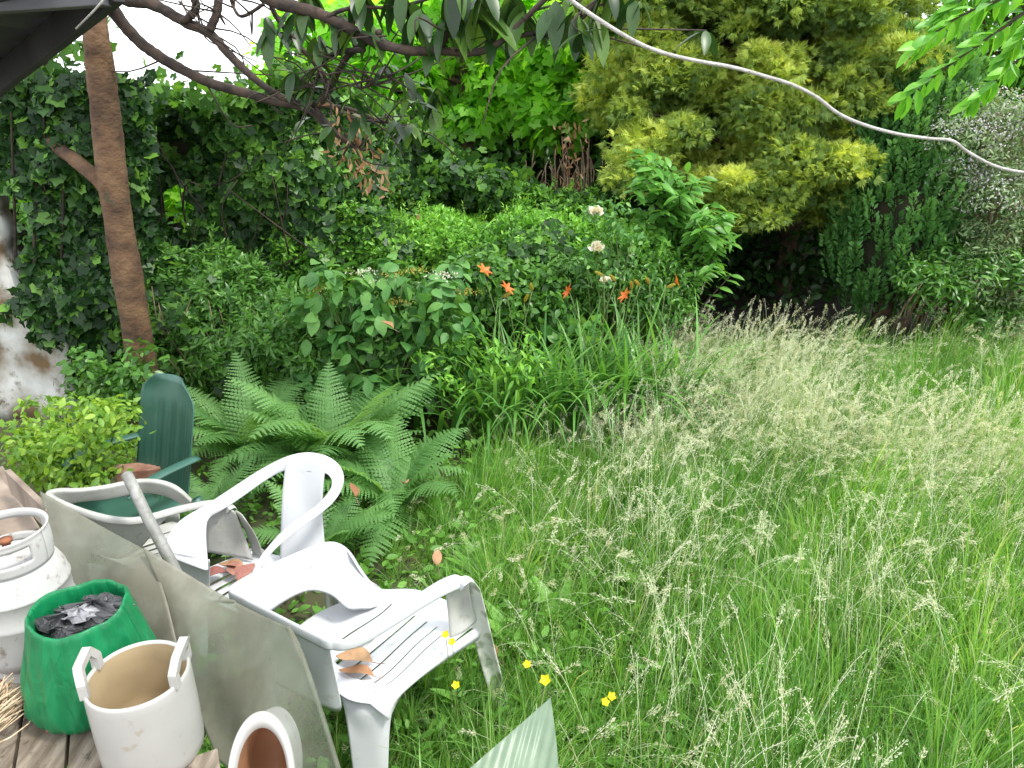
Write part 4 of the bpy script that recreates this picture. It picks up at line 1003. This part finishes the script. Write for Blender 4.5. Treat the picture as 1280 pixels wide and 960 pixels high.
def hydrangea():
    root = empty('hydrangea', at(480, 480, 5.0)*[1, 1, 0], 0, 'broad-leaved hydrangea with small greenish flower heads behind the ferns', 'shrub')
    cs = [at(R.uniform(372, 585), R.uniform(345, 500), R.uniform(4.65, 5.2)) for _ in range(95)]
    P, N = clumps(cs, R.uniform(.1, .2, 95), np.full(95, 17), thick=.6); n = len(P); d, nn = orient(N, .7, .8, .3)
    cloud('foliage', P, d, nn, R.uniform(.08, .14, n), T_oval(.62, .12, .25, 4), M['hydra'], root, None, True)
    m = MB(); b = at(480, 480, 5.0)*[1, 1, 0]
    for c in cs: m.tube(spline([b+R.normal(size=3)*[.15, .08, 0], (b+c)/2, c], 6), list(np.linspace(.008, .004, 6)), 5)
    m.build('stems', M['stem'], root)
    for k, (px, py) in enumerate(((455, 340), (490, 342), (520, 338), (555, 345), (500, 378), (585, 365), (470, 352), (400, 360))):
        c = at(px, py, 4.75); nn_ = 60; q = R.normal(size=(nn_, 3))*[.05, .04, .008]+c
        cloud('flower_head', q, np.array([0, 0, 1])+R.normal(size=(nn_, 3))*.8, np.array([0, -1, .5])+R.normal(size=(nn_, 3))*.5, R.uniform(.012, .02, nn_), SM, M['bud'] if k % 3 else M['petal'], root)['kind'] = 'stuff'
hydrangea()

def mixed_bush(name, label, xr, yr, Yr, n, r, per, tm, mat, size, cat='bush', up=.5, hang=.2, stem='stem'):
    c0 = at((xr[0]+xr[1])/2, yr[1], (Yr[0]+Yr[1])/2); root = empty(name, (c0[0], c0[1], 0), 0, label, cat)
    cs = [at(R.uniform(*xr), R.uniform(*yr), R.uniform(*Yr)) for _ in range(n)]
    P, N = clumps(cs, R.uniform(r*.5, r*1.4, n), np.full(n, per), thick=.85); d, nn = orient(N, up, 1, hang)
    cloud('foliage', P, d, nn, R.uniform(size[0], size[1], len(P)), tm, M[mat], root)
    m = MB(); b = np.array([c0[0], c0[1], 0])
    for c in cs[::2]: m.tube(spline([b+R.normal(size=3)*[.12, .08, 0], (b+c)/2+[0, 0, .05], c], 6), list(np.linspace(.008, .003, 6)), 5)
    m.build('stems', M[stem], root)
    return root
mixed_bush('golden_shrub', 'low yellow-green shrub beside the dark green chair', (30, 172), (508, 600), (2.95, 4.0), 56, .11, 46, OV, 'golden', (.028, .055))
mixed_bush('golden_shrub', 'small yellow-green sprigs at the foot of the stained wall', (22, 95), (545, 600), (3.2, 3.6), 14, .12, 70, OV, 'golden', (.03, .055))
mixed_bush('shaded_bush', 'dim green bush behind the dark green chair', (100, 180), (455, 520), (4.3, 4.8), 18, .16, 70, OV, 'darkhedge', (.04, .08))
mixed_bush('border_bush', 'dark mixed leafy bush in front of the clipped hedge', (560, 700), (335, 410), (5.2, 5.6), 44, .17, 90, OV, 'darkhedge', (.045, .085))
mixed_bush('border_bush', 'mid green bush behind the daylily flowers', (690, 850), (330, 405), (5.45, 5.8), 56, .17, 100, OVN, 'darkhedge', (.03, .085))
mixed_bush('bramble', 'tangled low growth between the hydrangea and the grass', (515, 660), (425, 520), (4.5, 4.9), 24, .14, 34, OVN, 'privet', (.04, .08))
mixed_bush('ivy_mound', 'ivy mound spilling over the hedge end in the middle', (455, 640), (212, 262), (6.6, 7.3), 30, .16, 110, IVYT, 'ivy', (.05, .08))

def dead_stems():
    root = empty('dead_stems', at(690, 240, 7.7)*[1, 1, 0], 0, 'bare pinkish brown dead stems behind the clipped hedge', 'dead shrub'); m = MB()
    for k in range(70):
        px = R.normal(645, 30) if k % 2 else R.normal(715, 16); a = at(px, 250, R.uniform(7.4, 7.9)); b = at(px+R.normal()*12, R.uniform(165 if k % 2 == 0 else 200, 240), 7.6)
        m.tube(spline([a*[1, 1, .8], (a+b)/2+R.normal(size=3)*.03, b], 5), list(np.linspace(.010, .004, 5)), 4)
    m.build('stems', M['twig'], root)
    n = 90; P = np.array([at(R.normal(712, 9), R.uniform(150, 245), 7.5) for _ in range(n)]); d, nn = orient(rdir(n), 0, 1, 1); cloud('dead_leaves', P, d, nn, R.uniform(.04, .09, n), OVN, M['dry'], root)
dead_stems()

def rose():
    root = empty('rose_bush', at(750, 400, 5.4)*[1, 1, 0], 0, 'thin rose bush with three cream blooms in front of the hedge', 'rose bush')
    m = MB(); b = at(755, 400, 5.45)*[1, 1, 0]
    cs = []
    for (px, py) in ((745, 268), (745, 312), (757, 352), (770, 290), (735, 330), (790, 300), (765, 265)):
        e = at(px, py, 5.3); m.tube(spline([b, (b+e)/2+R.normal(size=3)*.05, e], 8), list(np.linspace(.008, .003, 8)), 5); cs.append(e)
    m.build('stems', M['stem'], root)
    P, N = clumps(cs, np.full(7, .13), np.full(7, 60), thick=.8); d, nn = orient(N, .5, 1, .2); cloud('foliage', P, d, nn, R.uniform(.03, .055, len(P)), OV, M['hydra'], root)
    for (px, py, s) in ((744, 266, .05), (746, 312, .055), (757, 352, .04)):
        c = at(px, py, 5.22); n = 26; dd = rdir(n); dd[:, 2] = np.abs(dd[:, 2])*.6; nn_ = nrm(dd+[0, -.6, .6])
        cloud('bloom', c+dd*s*.25, nn_+R.normal(size=(n, 3))*.3, dd, np.full(n, s), T_oval(.9, .2, -.3, 3), M['petal'], root, None, True)
rose()

def daylily(label, px, py, Y, nb, spread, flowers, h=.62):
    b = at(px, py, Y)*[1, 1, 0]; root = empty('daylily', b, 0, label, 'daylily', 'daylilies along the back border')
    V = []; T = []; rn = []
    k = 9
    for i in range(nb):
        th = R.uniform(0, 6.28); L_ = h*R.uniform(.8, 1.35); lean = R.uniform(.35, 1.45); w = R.uniform(.010, .019); q = b+np.array([R.normal()*spread, R.normal()*spread*.4, 0])
        dr = np.array([math.cos(th), math.sin(th), 0]); sd = np.array([-dr[1], dr[0], 0]); p = q.copy(); a = math.pi/2-lean*.25; bb = len(V)
        for j in range(k):
            t = j/(k-1); ww = w*(1-t**2.2)+.0006; V += [p-sd*ww, p+sd*ww]; rn += [0, 0]
            a -= lean*(1.9/k)*(t+.3)*1.3; p = p+(dr*math.cos(a)+np.array([0, 0, math.sin(a)]))*L_/(k-1)*1.25
        v = R.random(); rn[bb:] = [v]*(2*k)
        T += [(bb+2*j, bb+2*j+1, bb+2*j+3, bb+2*j+2) for j in range(k-1)]
    link('leaves', tri_mesh('leaves', np.array(V), np.array(T), M['lily'], rn, True), root)
    for (fx, fy, kind) in flowers:
        e = at(fx, fy, Y-.12+R.uniform(-.06, .06)+.2); m = MB(); m.tube(spline([b+R.normal(size=3)*[.05, .03, 0], (b+e)/2+[R.normal()*.04, 0, .06], e], 8), .0035, 5)
        s = m.build('flower_stem', M['stem'], root)
        n = 6; P = np.tile(e, (n, 1)); ang = np.arange(n)*math.pi/3+R.random(); tilt = Vector((R.normal()*.7, -.25, .6)).normalized(); Q = np.array(tilt.to_track_quat('Z', 'X').to_matrix())
        if kind == 'f':
            dd = (Q@np.stack([np.cos(ang), np.sin(ang), np.full(n, 1.0)])).T; nn_ = (Q@np.stack([-np.cos(ang)*.6, -np.sin(ang)*.6, np.ones(n)])).T
            cloud('flower', P, dd, nn_, np.full(n, .062), T_oval(.42, .15, .45, 5), M['orange'], s)
        else:
            dd = (Q@np.stack([np.cos(ang)*.14, np.sin(ang)*.14, np.ones(n)])).T; nn_ = (Q@np.stack([np.cos(ang), np.sin(ang), np.zeros(n)])).T
            cloud('bud', P, dd, nn_, np.full(n, .075), T_oval(.3, .1, .05, 3), M['bud'], s)
daylily('daylily clump with orange flowers in front of the rose bush', 735, 462, 4.85, 300, .26, [(712, 366, 'f'), (783, 371, 'f'), (755, 345, 'b'), (800, 358, 'b'), (770, 352, 'b'), (790, 362, 'b')])
daylily('daylily clump nearest the dark hollow with a raised orange flower', 810, 445, 4.95, 190, .18, [(843, 352, 'f'), (812, 356, 'b'), (832, 360, 'b')])
daylily('daylily clump beside the hydrangea with faded orange flowers', 640, 478, 4.7, 190, .22, [(604, 340, 'f'), (632, 362, 'f'), (655, 378, 'b'), (665, 365, 'b'), (628, 372, 'b')])
# broad hosta-like leaves amid the lilies
mixed_bush('border_plant', 'broad-leaved green plant between the daylily clumps', (660, 740), (410, 440), (5.1, 5.3), 10, .12, 22, OVW, 'lily', (.07, .12), cat='plant', up=.2, hang=-.6)

# near twig of fresh leaves top right
def near_twig():
    root = empty('overhanging_branch', at(1290, 20, 3.6), 0, 'fresh green leafy branch hanging in at the top right corner', 'branch'); m = MB(); P = []; Dd = []; 
    for L_ in ([(1330, -20, 3.6), (1260, 30, 3.6), (1200, 72, 3.6), (1130, 122, 3.6)], [(1330, -60, 3.5), (1270, -10, 3.5), (1200, 20, 3.5), (1145, 60, 3.5)], [(1330, 0, 3.7), (1290, 30, 3.7), (1260, 70, 3.7)], [(1240, -40, 3.8), (1200, 0, 3.8), (1165, 30, 3.8)], [(1340, 20, 4.2), (1300, 50, 4.2), (1245, 100, 4.2), (1210, 130, 4.2)]):
        Q = spline([at(*p) for p in L_], 22); m.tube(Q, list(np.linspace(.01, .003, 22)), 6)
        for i in range(4, 22):
            for s in (-1, 1):
                ax = Q[min(i+1, 21)]-Q[i-1]; P.append(Q[i]); Dd.append(nrm(ax)*.8+np.cross(nrm(ax), [0, 1, .3])*s*.9+[0, 0, -.5])
    m.build('stems', M['limb'], root); n = len(P)
    cloud('foliage', np.array(P), np.array(Dd)+R.normal(size=(n, 3))*.25, np.array([0, -.5, 1])+R.normal(size=(n, 3))*.4, R.uniform(.07, .12, n), T_oval(.4, .15, .25, 4), M['brightleaf'], root, None, True)
near_twig()

# ---------------------------------------------------------------- FERNS
def frond_mesh(k, L_=1.0, arch=1.0):
    pin = []                                  # one pinna: comb of pinnules
    TV = []; TT = []
    def tri(a, b, c): i = len(TV); TV.extend([a, b, c]); TT.append((i, i+1, i+2))
    V = []; T = []; npin = 27; P = []; a = math.radians(68); p = np.array([0., 0, 0])
    K = 60; path = []
    for i in range(K):
        path.append(p.copy()); a -= (arch*1.35/K)*(.4+1.2*i/K); p = p+np.array([0, math.cos(a), math.sin(a)])*L_/K
    path = np.array(path)
    m = MB()
    def addt(a, b, c): i = len(V); V.extend([a, b, c]); T.append((i, i+1, i+2))
    for i in range(K-1):                       # rachis
        t = i/K; w = .004*(1-t)+.0012; q0, q1 = path[i], path[i+1]; s = np.array([w, 0, 0])
        addt(q0-s, q0+s, q1+s); addt(q0-s, q1+s, q1-s)
    for i in range(npin):
        t = .14+.85*i/npin; idx = t*(K-1); q = path[int(idx)]; ax = nrm(path[min(int(idx)+1, K-1)]-path[int(idx)-1])
        env = math.sin(math.pi*min(1, (t-.04)/.96)**.60)**.85; ln = .21*L_*env*random.uniform(.92, 1.08)+.010
        up = nrm(np.cross(np.array([1., 0, 0]), ax)); up = up if up[2] > 0 else -up
        for s in (-1, 1):
            d = nrm(np.array([s*1.0, 0, 0])+ax*.36+up*random.uniform(-.16, .10)); side = nrm(ax-d*(ax@d)); drp = -up*.22
            W = .023*L_*(.55+.45*env); npn = 7
            for ss in (-1, 1):
                for j in range(npn):
                    u0, u1 = j/npn, (j+1)/npn; c0 = q+d*ln*u0+drp*ln*u0*u0; c1 = q+d*ln*u1+drp*ln*u1*u1
                    wd = W*(1-u0)**.7; addt(c0, c1, c0*.35+c1*.65+side*ss*wd-up*wd*.15)
                    addt(c0, c0*.35+c1*.65+side*ss*wd-up*wd*.15, c0*.9+c1*.1+side*ss*wd*.85-up*wd*.12)
    return tri_mesh('frond', np.array(V), np.array(T), M['fern'], np.full(len(V), .2+.15*k))
FM = [frond_mesh(k, 1.0, ar) for k, ar in enumerate((.8, 1.0, 1.25, 1.45, .65))]
def fern(label, px, py, n, L_, zb=.05, squash=1.0, yaw0=0, first=None):
    b = gz(px, py, zb); root = empty('fern', b, 0, label, 'fern', 'ferns beside the white chairs')
    for i in range(n):
        o = bpy.data.objects.new('frond', FM[R.integers(0, 5)]); C.objects.link(o); o.parent = root
        th = yaw0+2*math.pi*i/n+R.normal()*.2; s = L_*R.uniform(.75, 1.12)
        o.location = (R.normal()*.03, R.normal()*.03, 0); o.scale = (s*R.uniform(.9, 1.1), s, s*R.uniform(.75, 1.05)); o.rotation_euler = (R.normal()*.14-.05, R.normal()*.15, th)
fern('largest fern, with an upright central frond, right behind the looped chair', 425, 592, 26, .92)
fern('fern behind the green chair and the looped chair, spreading left', 318, 575, 19, .84)
fern('fern on the meadow side with long fronds reaching into the grass', 495, 640, 16, .70)
fern('low shaded fern under the looped chair back', 405, 700, 13, .58)
fern('single bright fern tuft arching over the low backed chair', 255, 668, 10, .58)

# ---------------------------------------------------------------- GRASS
def in_grass(x, y):
    # left boundary of the meadow
    xb = np.interp(y, [0.8, 1.6, 2.2, 3.0, 3.6, 4.2, 4.8, 5.6, 6.3], [-1.2, -1.3, -1.2, -.75, -.55, -.35, -.1, .8, 1.0])
    yb = 6.1+.25*np.sin(x*1.3)+np.clip(x-2, 0, 6)*.08
    return (x > xb+.15*np.sin(y*5)) & (y < yb)
def blades(name, n, hfun, wr, seed, dens=None, xr=(-1.4, 5.6), yr=(.7, 6.6), segs=4, mat='grass', rfun=None, bend=(.15, 1.35), near=1.5):
    g = np.random.default_rng(seed)
    x = g.uniform(*xr, n*4); y = yr[0]+(yr[1]-yr[0])*g.random(n*4)**near
    vis = np.abs(x) < .85*y*1.05+.9
    ok = in_grass(x, y) & vis
    if dens is not None: ok &= g.random(len(x)) < dens(x, y)
    x, y = x[ok][:n], y[ok][:n]; n = len(x)
    P2 = np.stack([x, y, np.zeros(n)], 1)
    h = hfun(x, y, g); th = g.uniform(0, 2*np.pi, n)
    tk = g.random(n) < .45
    # blades gathered into tussocks
    cell = .17; kx = np.floor(x/cell+.5*np.sin(y*3)); ky = np.floor(y/cell+.5*np.sin(x*4)); tcx = (kx+.5+.35*np.sin(kx*12.9+ky*78.2))*cell; tcy = (ky+.5+.35*np.cos(kx*39.3+ky*11.1))*cell
    pull = np.where(tk, .72, .1); ox, oy = x-tcx, y-tcy; x = x-ox*pull; y = y-oy*pull; P2[:, 0] = x; P2[:, 1] = y
    tall = 1+.38*np.sin(kx*7.7+ky*5.3)*tk; h = h*tall; th = np.where(tk, np.arctan2(oy, ox)+g.normal(size=n)*.4, th)
    lodge = wob(P2, .8, 9)*1.5; th = np.where((g.random(n) < .4) & ~tk, lodge+g.normal(size=n)*.5, th)
    cl = g.uniform(*bend, n)**1.5
    w = g.uniform(*wr, n)*np.where(g.random(n) < .22, 1.75, 1.0); dr = np.stack([np.cos(th), np.sin(th), np.zeros(n)], 1); ps = g.uniform(0, 2*np.pi, n); sd = np.stack([np.cos(ps), np.sin(ps), np.zeros(n)], 1)
    p = P2.copy(); a = np.full(n, math.pi/2)-cl*.35-g.random(n)*.1; V = np.zeros((n, segs*2+1, 3)); 
    for j in range(segs+1):
        t = j/segs
        if j == segs: V[:, -1] = p
        else:
            ww = (w*(1-t*.75))[:, None]*sd; V[:, 2*j] = p-ww; V[:, 2*j+1] = p+ww
        a = a-cl*(1.7/segs)*(t+.25); p = p+(dr*np.cos(a)[:, None]+np.array([0, 0, 1])*np.sin(a)[:, None])*(h/segs)[:, None]
    tt = []
    for j in range(segs-1): tt += [(2*j, 2*j+1, 2*j+3), (2*j, 2*j+3, 2*j+2)]
    tt.append((2*segs-2, 2*segs-1, 2*segs))
    T = np.array(tt)[None]+(np.arange(n)*(2*segs+1))[:, None, None]
    r = g.random(n)*.55+.18*(wob(P2, 1.1, 4)+.5) if rfun is None else rfun(x, y, g)
    r = np.where(g.random(n) < .05, .95, r)
    return V, T, r, P2
def hf(x, y, g):
    P = np.stack([x, y, 0*x], 1); base = .29+.11*wob(P, 1.0, 1)+.05*np.clip(x-.5, 0, 4)
    edge = np.clip((x+.9)/.9, .45, 1)*np.where((y > 4.2) & (x < .9), .45, 1)*(1-.08*np.clip((y-3.5)/2, 0, 1))
    return np.clip(base*edge*g.uniform(.55, 1.45, len(x)), .08, .75)
def meadow():
    V, T, r, _ = blades('g', 150000, hf, (.0014, .0042), 21)
    me = tri_mesh('meadow_grass', V.reshape(-1, 3), T.reshape(-1, 3), M['grass'], np.repeat(r, V.shape[1])); tag(link('meadow_grass', me), 'tall uncut meadow grass filling the right of the garden', 'grass', kind='stuff')
    V, T, r, _ = blades('g', 40000, lambda x, y, g: g.uniform(.06, .2, len(x)), (.0015, .004), 22, xr=(-2.2, 5.5), bend=(.4, 1.2))
    me = tri_mesh('short_grass', V.reshape(-1, 3), T.reshape(-1, 3), M['grass'], np.repeat(r, V.shape[1])); tag(link('short_grass', me), 'short undergrowth of green blades below the tall grass', 'grass', kind='stuff')
    # seed heads
    g = np.random.default_rng(5); n = 8200
    x = g.uniform(-.6, 5.6, n*5); y = .9+5.4*g.random(n*5)**1.0
    P2 = np.stack([x, y, 0*x], 1)
    dn = .11+.5*np.clip(wob(P2, 1.5, 6)+.05, 0, 1)+.30*np.exp(-((y-(5.3-.55*(x-.8)))/.9)**2)*(x > .6)+.55*np.exp(-((y-(5.0-.66*(x-.9)))/.5)**2)*(x > .7)
    dn *= np.clip((x+.5)/1.3, .08, 1)*np.where(((x-3.0)/.9)**2+((y-4.75)/.5)**2 < 1, .12, 1)*np.where(y < 2.6, .75, 1)
    ok = in_grass(x, y) & (np.abs(x) < .8*y+.8) & (g.random(len(x)) < dn*.75); P2 = P2[ok][:n]; n = len(P2)
    h = g.uniform(.34, .72, n)*np.clip((P2[:, 0]+1.4)/1.6, .6, 1)*np.where((P2[:, 1] > 4.2) & (P2[:, 0] < .9), .6, 1); th = np.where(g.random(n) < .6, wob(P2, .8, 9)*1.5+g.normal(size=n)*.6, g.uniform(0, 6.28, n)); ln = g.uniform(.2, 1.35, n)
    dr = np.stack([np.cos(th), np.sin(th), np.zeros(n)], 1); K = 9
    path = np.zeros((n, K, 3)); p = P2.copy(); a = np.full(n, math.pi/2)-ln*.2
    for j in range(K):
        path[:, j] = p; t = j/(K-1); a = a-ln*(.08+.42*t**3); p = p+(dr*np.cos(a)[:, None]+np.array([0, 0, 1])*np.sin(a)[:, None])*(h/(K-1))[:, None]
    # stems as thin crossed strips
    sd = np.stack([-dr[:, 1], dr[:, 0], np.zeros(n)], 1)*.0009
    V = np.zeros((n, K*2, 3)); V[:, 0::2] = path-sd[:, None]; V[:, 1::2] = path+sd[:, None]
    tt = []
    for j in range(K-1): tt += [(2*j, 2*j+1, 2*j+3), (2*j, 2*j+3, 2*j+2)]
    T = np.array(tt)[None]+(np.arange(n)*K*2)[:, None, None]
    tone = g.random(n)*.7+.25*(wob(P2, 1.5, 3)+.4)
    me = tri_mesh('grass_stalks', V.reshape(-1, 3), T.reshape(-1, 3), M['seed'], np.repeat(tone*.4, K*2)); tag(link('grass_stalks', me), 'thin pale stalks rising from the meadow grass', 'grass stalks', kind='stuff')
    # spikelets
    kind = g.random(n); m_ = 54
    t = g.random((n, m_)); span = np.where(kind < .45, .16, .26)          # share of the stalk with seeds
    s = 1-t*span[:, None]; f = s*(K-1); i0 = np.clip(f.astype(int), 0, K-2); fr = (f-i0)[..., None]
    ar = np.arange(n)[:, None]; base = path[ar, i0]*(1-fr)+path[ar, i0+1]*fr; tn = nrm(path[ar, i0+1]-path[ar, i0])
    rad = np.where(kind[:, None] < .45, .003+.006*np.sin(np.pi*t), .006+.034*t*g.random((n, m_)))
    off = nrm(g.normal(size=(n, m_, 3))); off -= tn*np.sum(off*tn, -1, keepdims=True)
    pos = base+off*rad[..., None]+np.array([0, 0, -1.])*(rad*.4)[..., None]
    dd = tn*1.0+off*.45+np.array([0, 0, -.15]); sz = g.uniform(.009, .019, (n, m_))*np.where(kind[:, None] < .45, 1.0, .72)*np.clip(.58+P2[:, 1:2]*.055, .6, .9)
    TVs = np.array([(0, 0, 0), (-.17, .45, .03), (.17, .45, .03), (0, 1, 0)], float), np.array([(0, 2, 1), (1, 2, 3)])
    o = cloud('grass_seed_heads', pos.reshape(-1, 3), dd.reshape(-1, 3), g.normal(size=(n*m_, 3)), sz.ravel(), TVs, M['seed'], None, np.clip(np.repeat(tone, m_)+g.normal(size=n*m_)*.12, 0, 1))
    tag(o, 'pale cream feathery seed heads over the meadow', 'seed heads', kind='stuff')
meadow()
def ground_cover():
    # leafy weeds under the chairs and along the near edge
    g = np.random.default_rng(8); n = 5200; x = g.uniform(-2.6, 1.6, n*2); y = g.uniform(1.2, 4.6, n*2)
    xb = np.interp(y, [1.2, 2.2, 3.0, 3.6, 4.6], [1.5, 1.0, .4, .0, -.1]); ok = (x < xb) & (np.abs(x) < .8*y+.6); P = np.stack([x, y, g.uniform(.01, .16, n*2)], 1)[ok][:n]; n = len(P)
    d = nrm(np.stack([g.normal(size=n), g.normal(size=n), g.uniform(-.1, .9, n)], 1)); nn = nrm(np.array([0, 0, 1])+g.normal(size=(n, 3))*.4)
    tag(cloud('ground_weeds', P, d, nn, g.uniform(.03, .075, n), OV, M['broad'], None, None), 'low leafy weeds under and around the chairs', 'weeds', kind='stuff')
ground_cover()
def dock(label, px, py, z, n, s):
    b = gz(px, py, z)*[1, 1, 0]; root = empty('dock_plant', b, 0, label, 'weed', 'broad-leaved docks in the grass')
    th = R.uniform(0, 6.28, n); P = np.tile(b+[0, 0, .02], (n, 1)); lift = R.uniform(.9, 2.4, n)
    d = np.stack([np.cos(th), np.sin(th), lift], 1); nn = np.stack([-np.cos(th)*.8, -np.sin(th)*.8, np.full(n, .6)], 1)
    cloud('leaves', P, d, nn, R.uniform(s*.7, s*1.15, n), T_oval(.26, .15, .35, 7), M['broad'], root, None, True)
dock('broad-leaved dock just beyond the near chair arm', 640, 770, .2, 6, .22)
dock('broad-leaved dock further up the meadow from the near chair', 700, 745, .2, 6, .24)
dock('small broad-leaved dock right of the low fern', 600, 690, .2, 9, .26)
dock('broad-leaved dock at the foot of the stained chair leg', 585, 870, .1, 7, .2)
dock('broad-leaved dock by the ribbed sheet corner', 760, 900, .1, 6, .22)
dock('broad-leaved dock far out in the middle of the meadow', 830, 700, .2, 9, .3)
def buttercup(label, px, py, z, s=.013):
    e = gz(px, py, z); b = e*[1, 1, 0]+np.array([R.normal()*.03, R.normal()*.03, 0]); root = empty('buttercup', b, 0, label, 'flower', 'yellow buttercups near the chairs')
    m = MB(); m.tube(spline([b, (b+e)/2+R.normal(size=3)*.012, e], 7), .0012, 5); m.build('stem', M['stem'], root)
    n = 5; a = np.arange(n)*2*math.pi/n+R.random(); tilt = Vector((R.normal()*.2, -.45, .8)).normalized(); Q = np.array(tilt.to_track_quat('Z', 'X').to_matrix())
    d = (Q@np.stack([np.cos(a), np.sin(a), np.full(n, .35)])).T; nn = (Q@np.stack([-np.cos(a)*.3, -np.sin(a)*.3, np.ones(n)])).T
    cloud('petals', np.tile(e, (n, 1)), d, nn, np.full(n, s*1.35), T_oval(.74, .12, -.25, 5), M['yellow'], root, None, True)
for q in (('buttercup in front of the near seat, upper of a close pair', 557, 794, .5), ('buttercup in front of the near seat, lower of a close pair', 565, 803, .49), ('single buttercup below the near seat edge', 570, 857, .42), ('small buttercup just right of the stained chair leg', 659, 831, .45), ('largest buttercup, above the ribbed sheet corner', 682, 851, .48, .017), ('buttercup in the meadow, left of a pair', 756, 878, .45), ('buttercup in the meadow, right of a pair', 764, 871, .46)):
    buttercup(q[0], q[1], q[2], q[3], *(q[4:] or (.013,)))

# ================================================================ LIGHT, SKY, CAMERA
w = bpy.data.worlds.new('World'); bpy.context.scene.world = w; w.use_nodes = True
nt = w.node_tree; nt.nodes.clear(); N = nt.nodes; L = nt.links
sky = N.new('ShaderNodeTexSky'); sky.sky_type = 'NISHITA'; sky.sun_disc = False
EL, AZ = math.radians(60), math.radians(112)      # sun high, ahead and to the right
sky.sun_elevation = EL; sky.sun_rotation = AZ; sky.air_density = 1.2; sky.dust_density = 4
bg = N.new('ShaderNodeBackground'); bg.inputs[1].default_value = .10; L.new(sky.outputs[0], bg.inputs[0])
cl = N.new('ShaderNodeBackground'); cl.inputs[0].default_value = (.93, .97, 1.0, 1); cl.inputs[1].default_value = 1.7
tc = N.new('ShaderNodeTexCoord'); cn = N.new('ShaderNodeTexNoise'); cn.inputs['Scale'].default_value = 2.5; cn.inputs['Detail'].default_value = 6; L.new(tc.outputs['Generated'], cn.inputs['Vector'])
mr = N.new('ShaderNodeMapRange'); mr.inputs[1].default_value = .35; mr.inputs[2].default_value = .6; mr.inputs[3].default_value = .72; mr.inputs[4].default_value = 1.0; L.new(cn.outputs['Fac'], mr.inputs[0])
mx = N.new('ShaderNodeMixShader'); L.new(mr.outputs[0], mx.inputs[0]); L.new(bg.outputs[0], mx.inputs[1]); L.new(cl.outputs[0], mx.inputs[2])
wo = N.new('ShaderNodeOutputWorld'); L.new(mx.outputs[0], wo.inputs[0])
ld = bpy.data.lights.new('sun', 'SUN'); ld.energy = 2.3; ld.angle = math.radians(10); ld.color = (1, .96, .88)
lo = bpy.data.objects.new('sun', ld); C.objects.link(lo)
dv = Vector((math.sin(AZ)*math.cos(EL), math.cos(AZ)*math.cos(EL), math.sin(EL)))
lo.rotation_euler = dv.to_track_quat('Z', 'Y').to_euler()
cd = bpy.data.cameras.new('camera'); cd.sensor_width = 36; cd.lens = 36*F/1280; cd.clip_end = 300; cd.clip_start = .05
co = bpy.data.objects.new('camera', cd); C.objects.link(co); co.location = (0, 0, H); co.rotation_euler = (math.pi/2-PIT, 0, 0)
sc = bpy.context.scene; sc.camera = co
sc.view_settings.view_transform = 'Standard'; sc.view_settings.look = 'None'; sc.view_settings.exposure = .8; sc.view_settings.gamma = 1
sc.cycles.use_denoising = True
try: sc.cycles.denoiser = 'OPENIMAGEDENOISE'
except Exception: pass
sc.cycles.max_bounces = 6; sc.cycles.diffuse_bounces = 3; sc.cycles.glossy_bounces = 2; sc.cycles.transmission_bounces = 3; sc.cycles.transparent_max_bounces = 8
sc.cycles.sample_clamp_indirect = 6; sc.cycles.caustics_reflective = sc.cycles.caustics_refractive = False
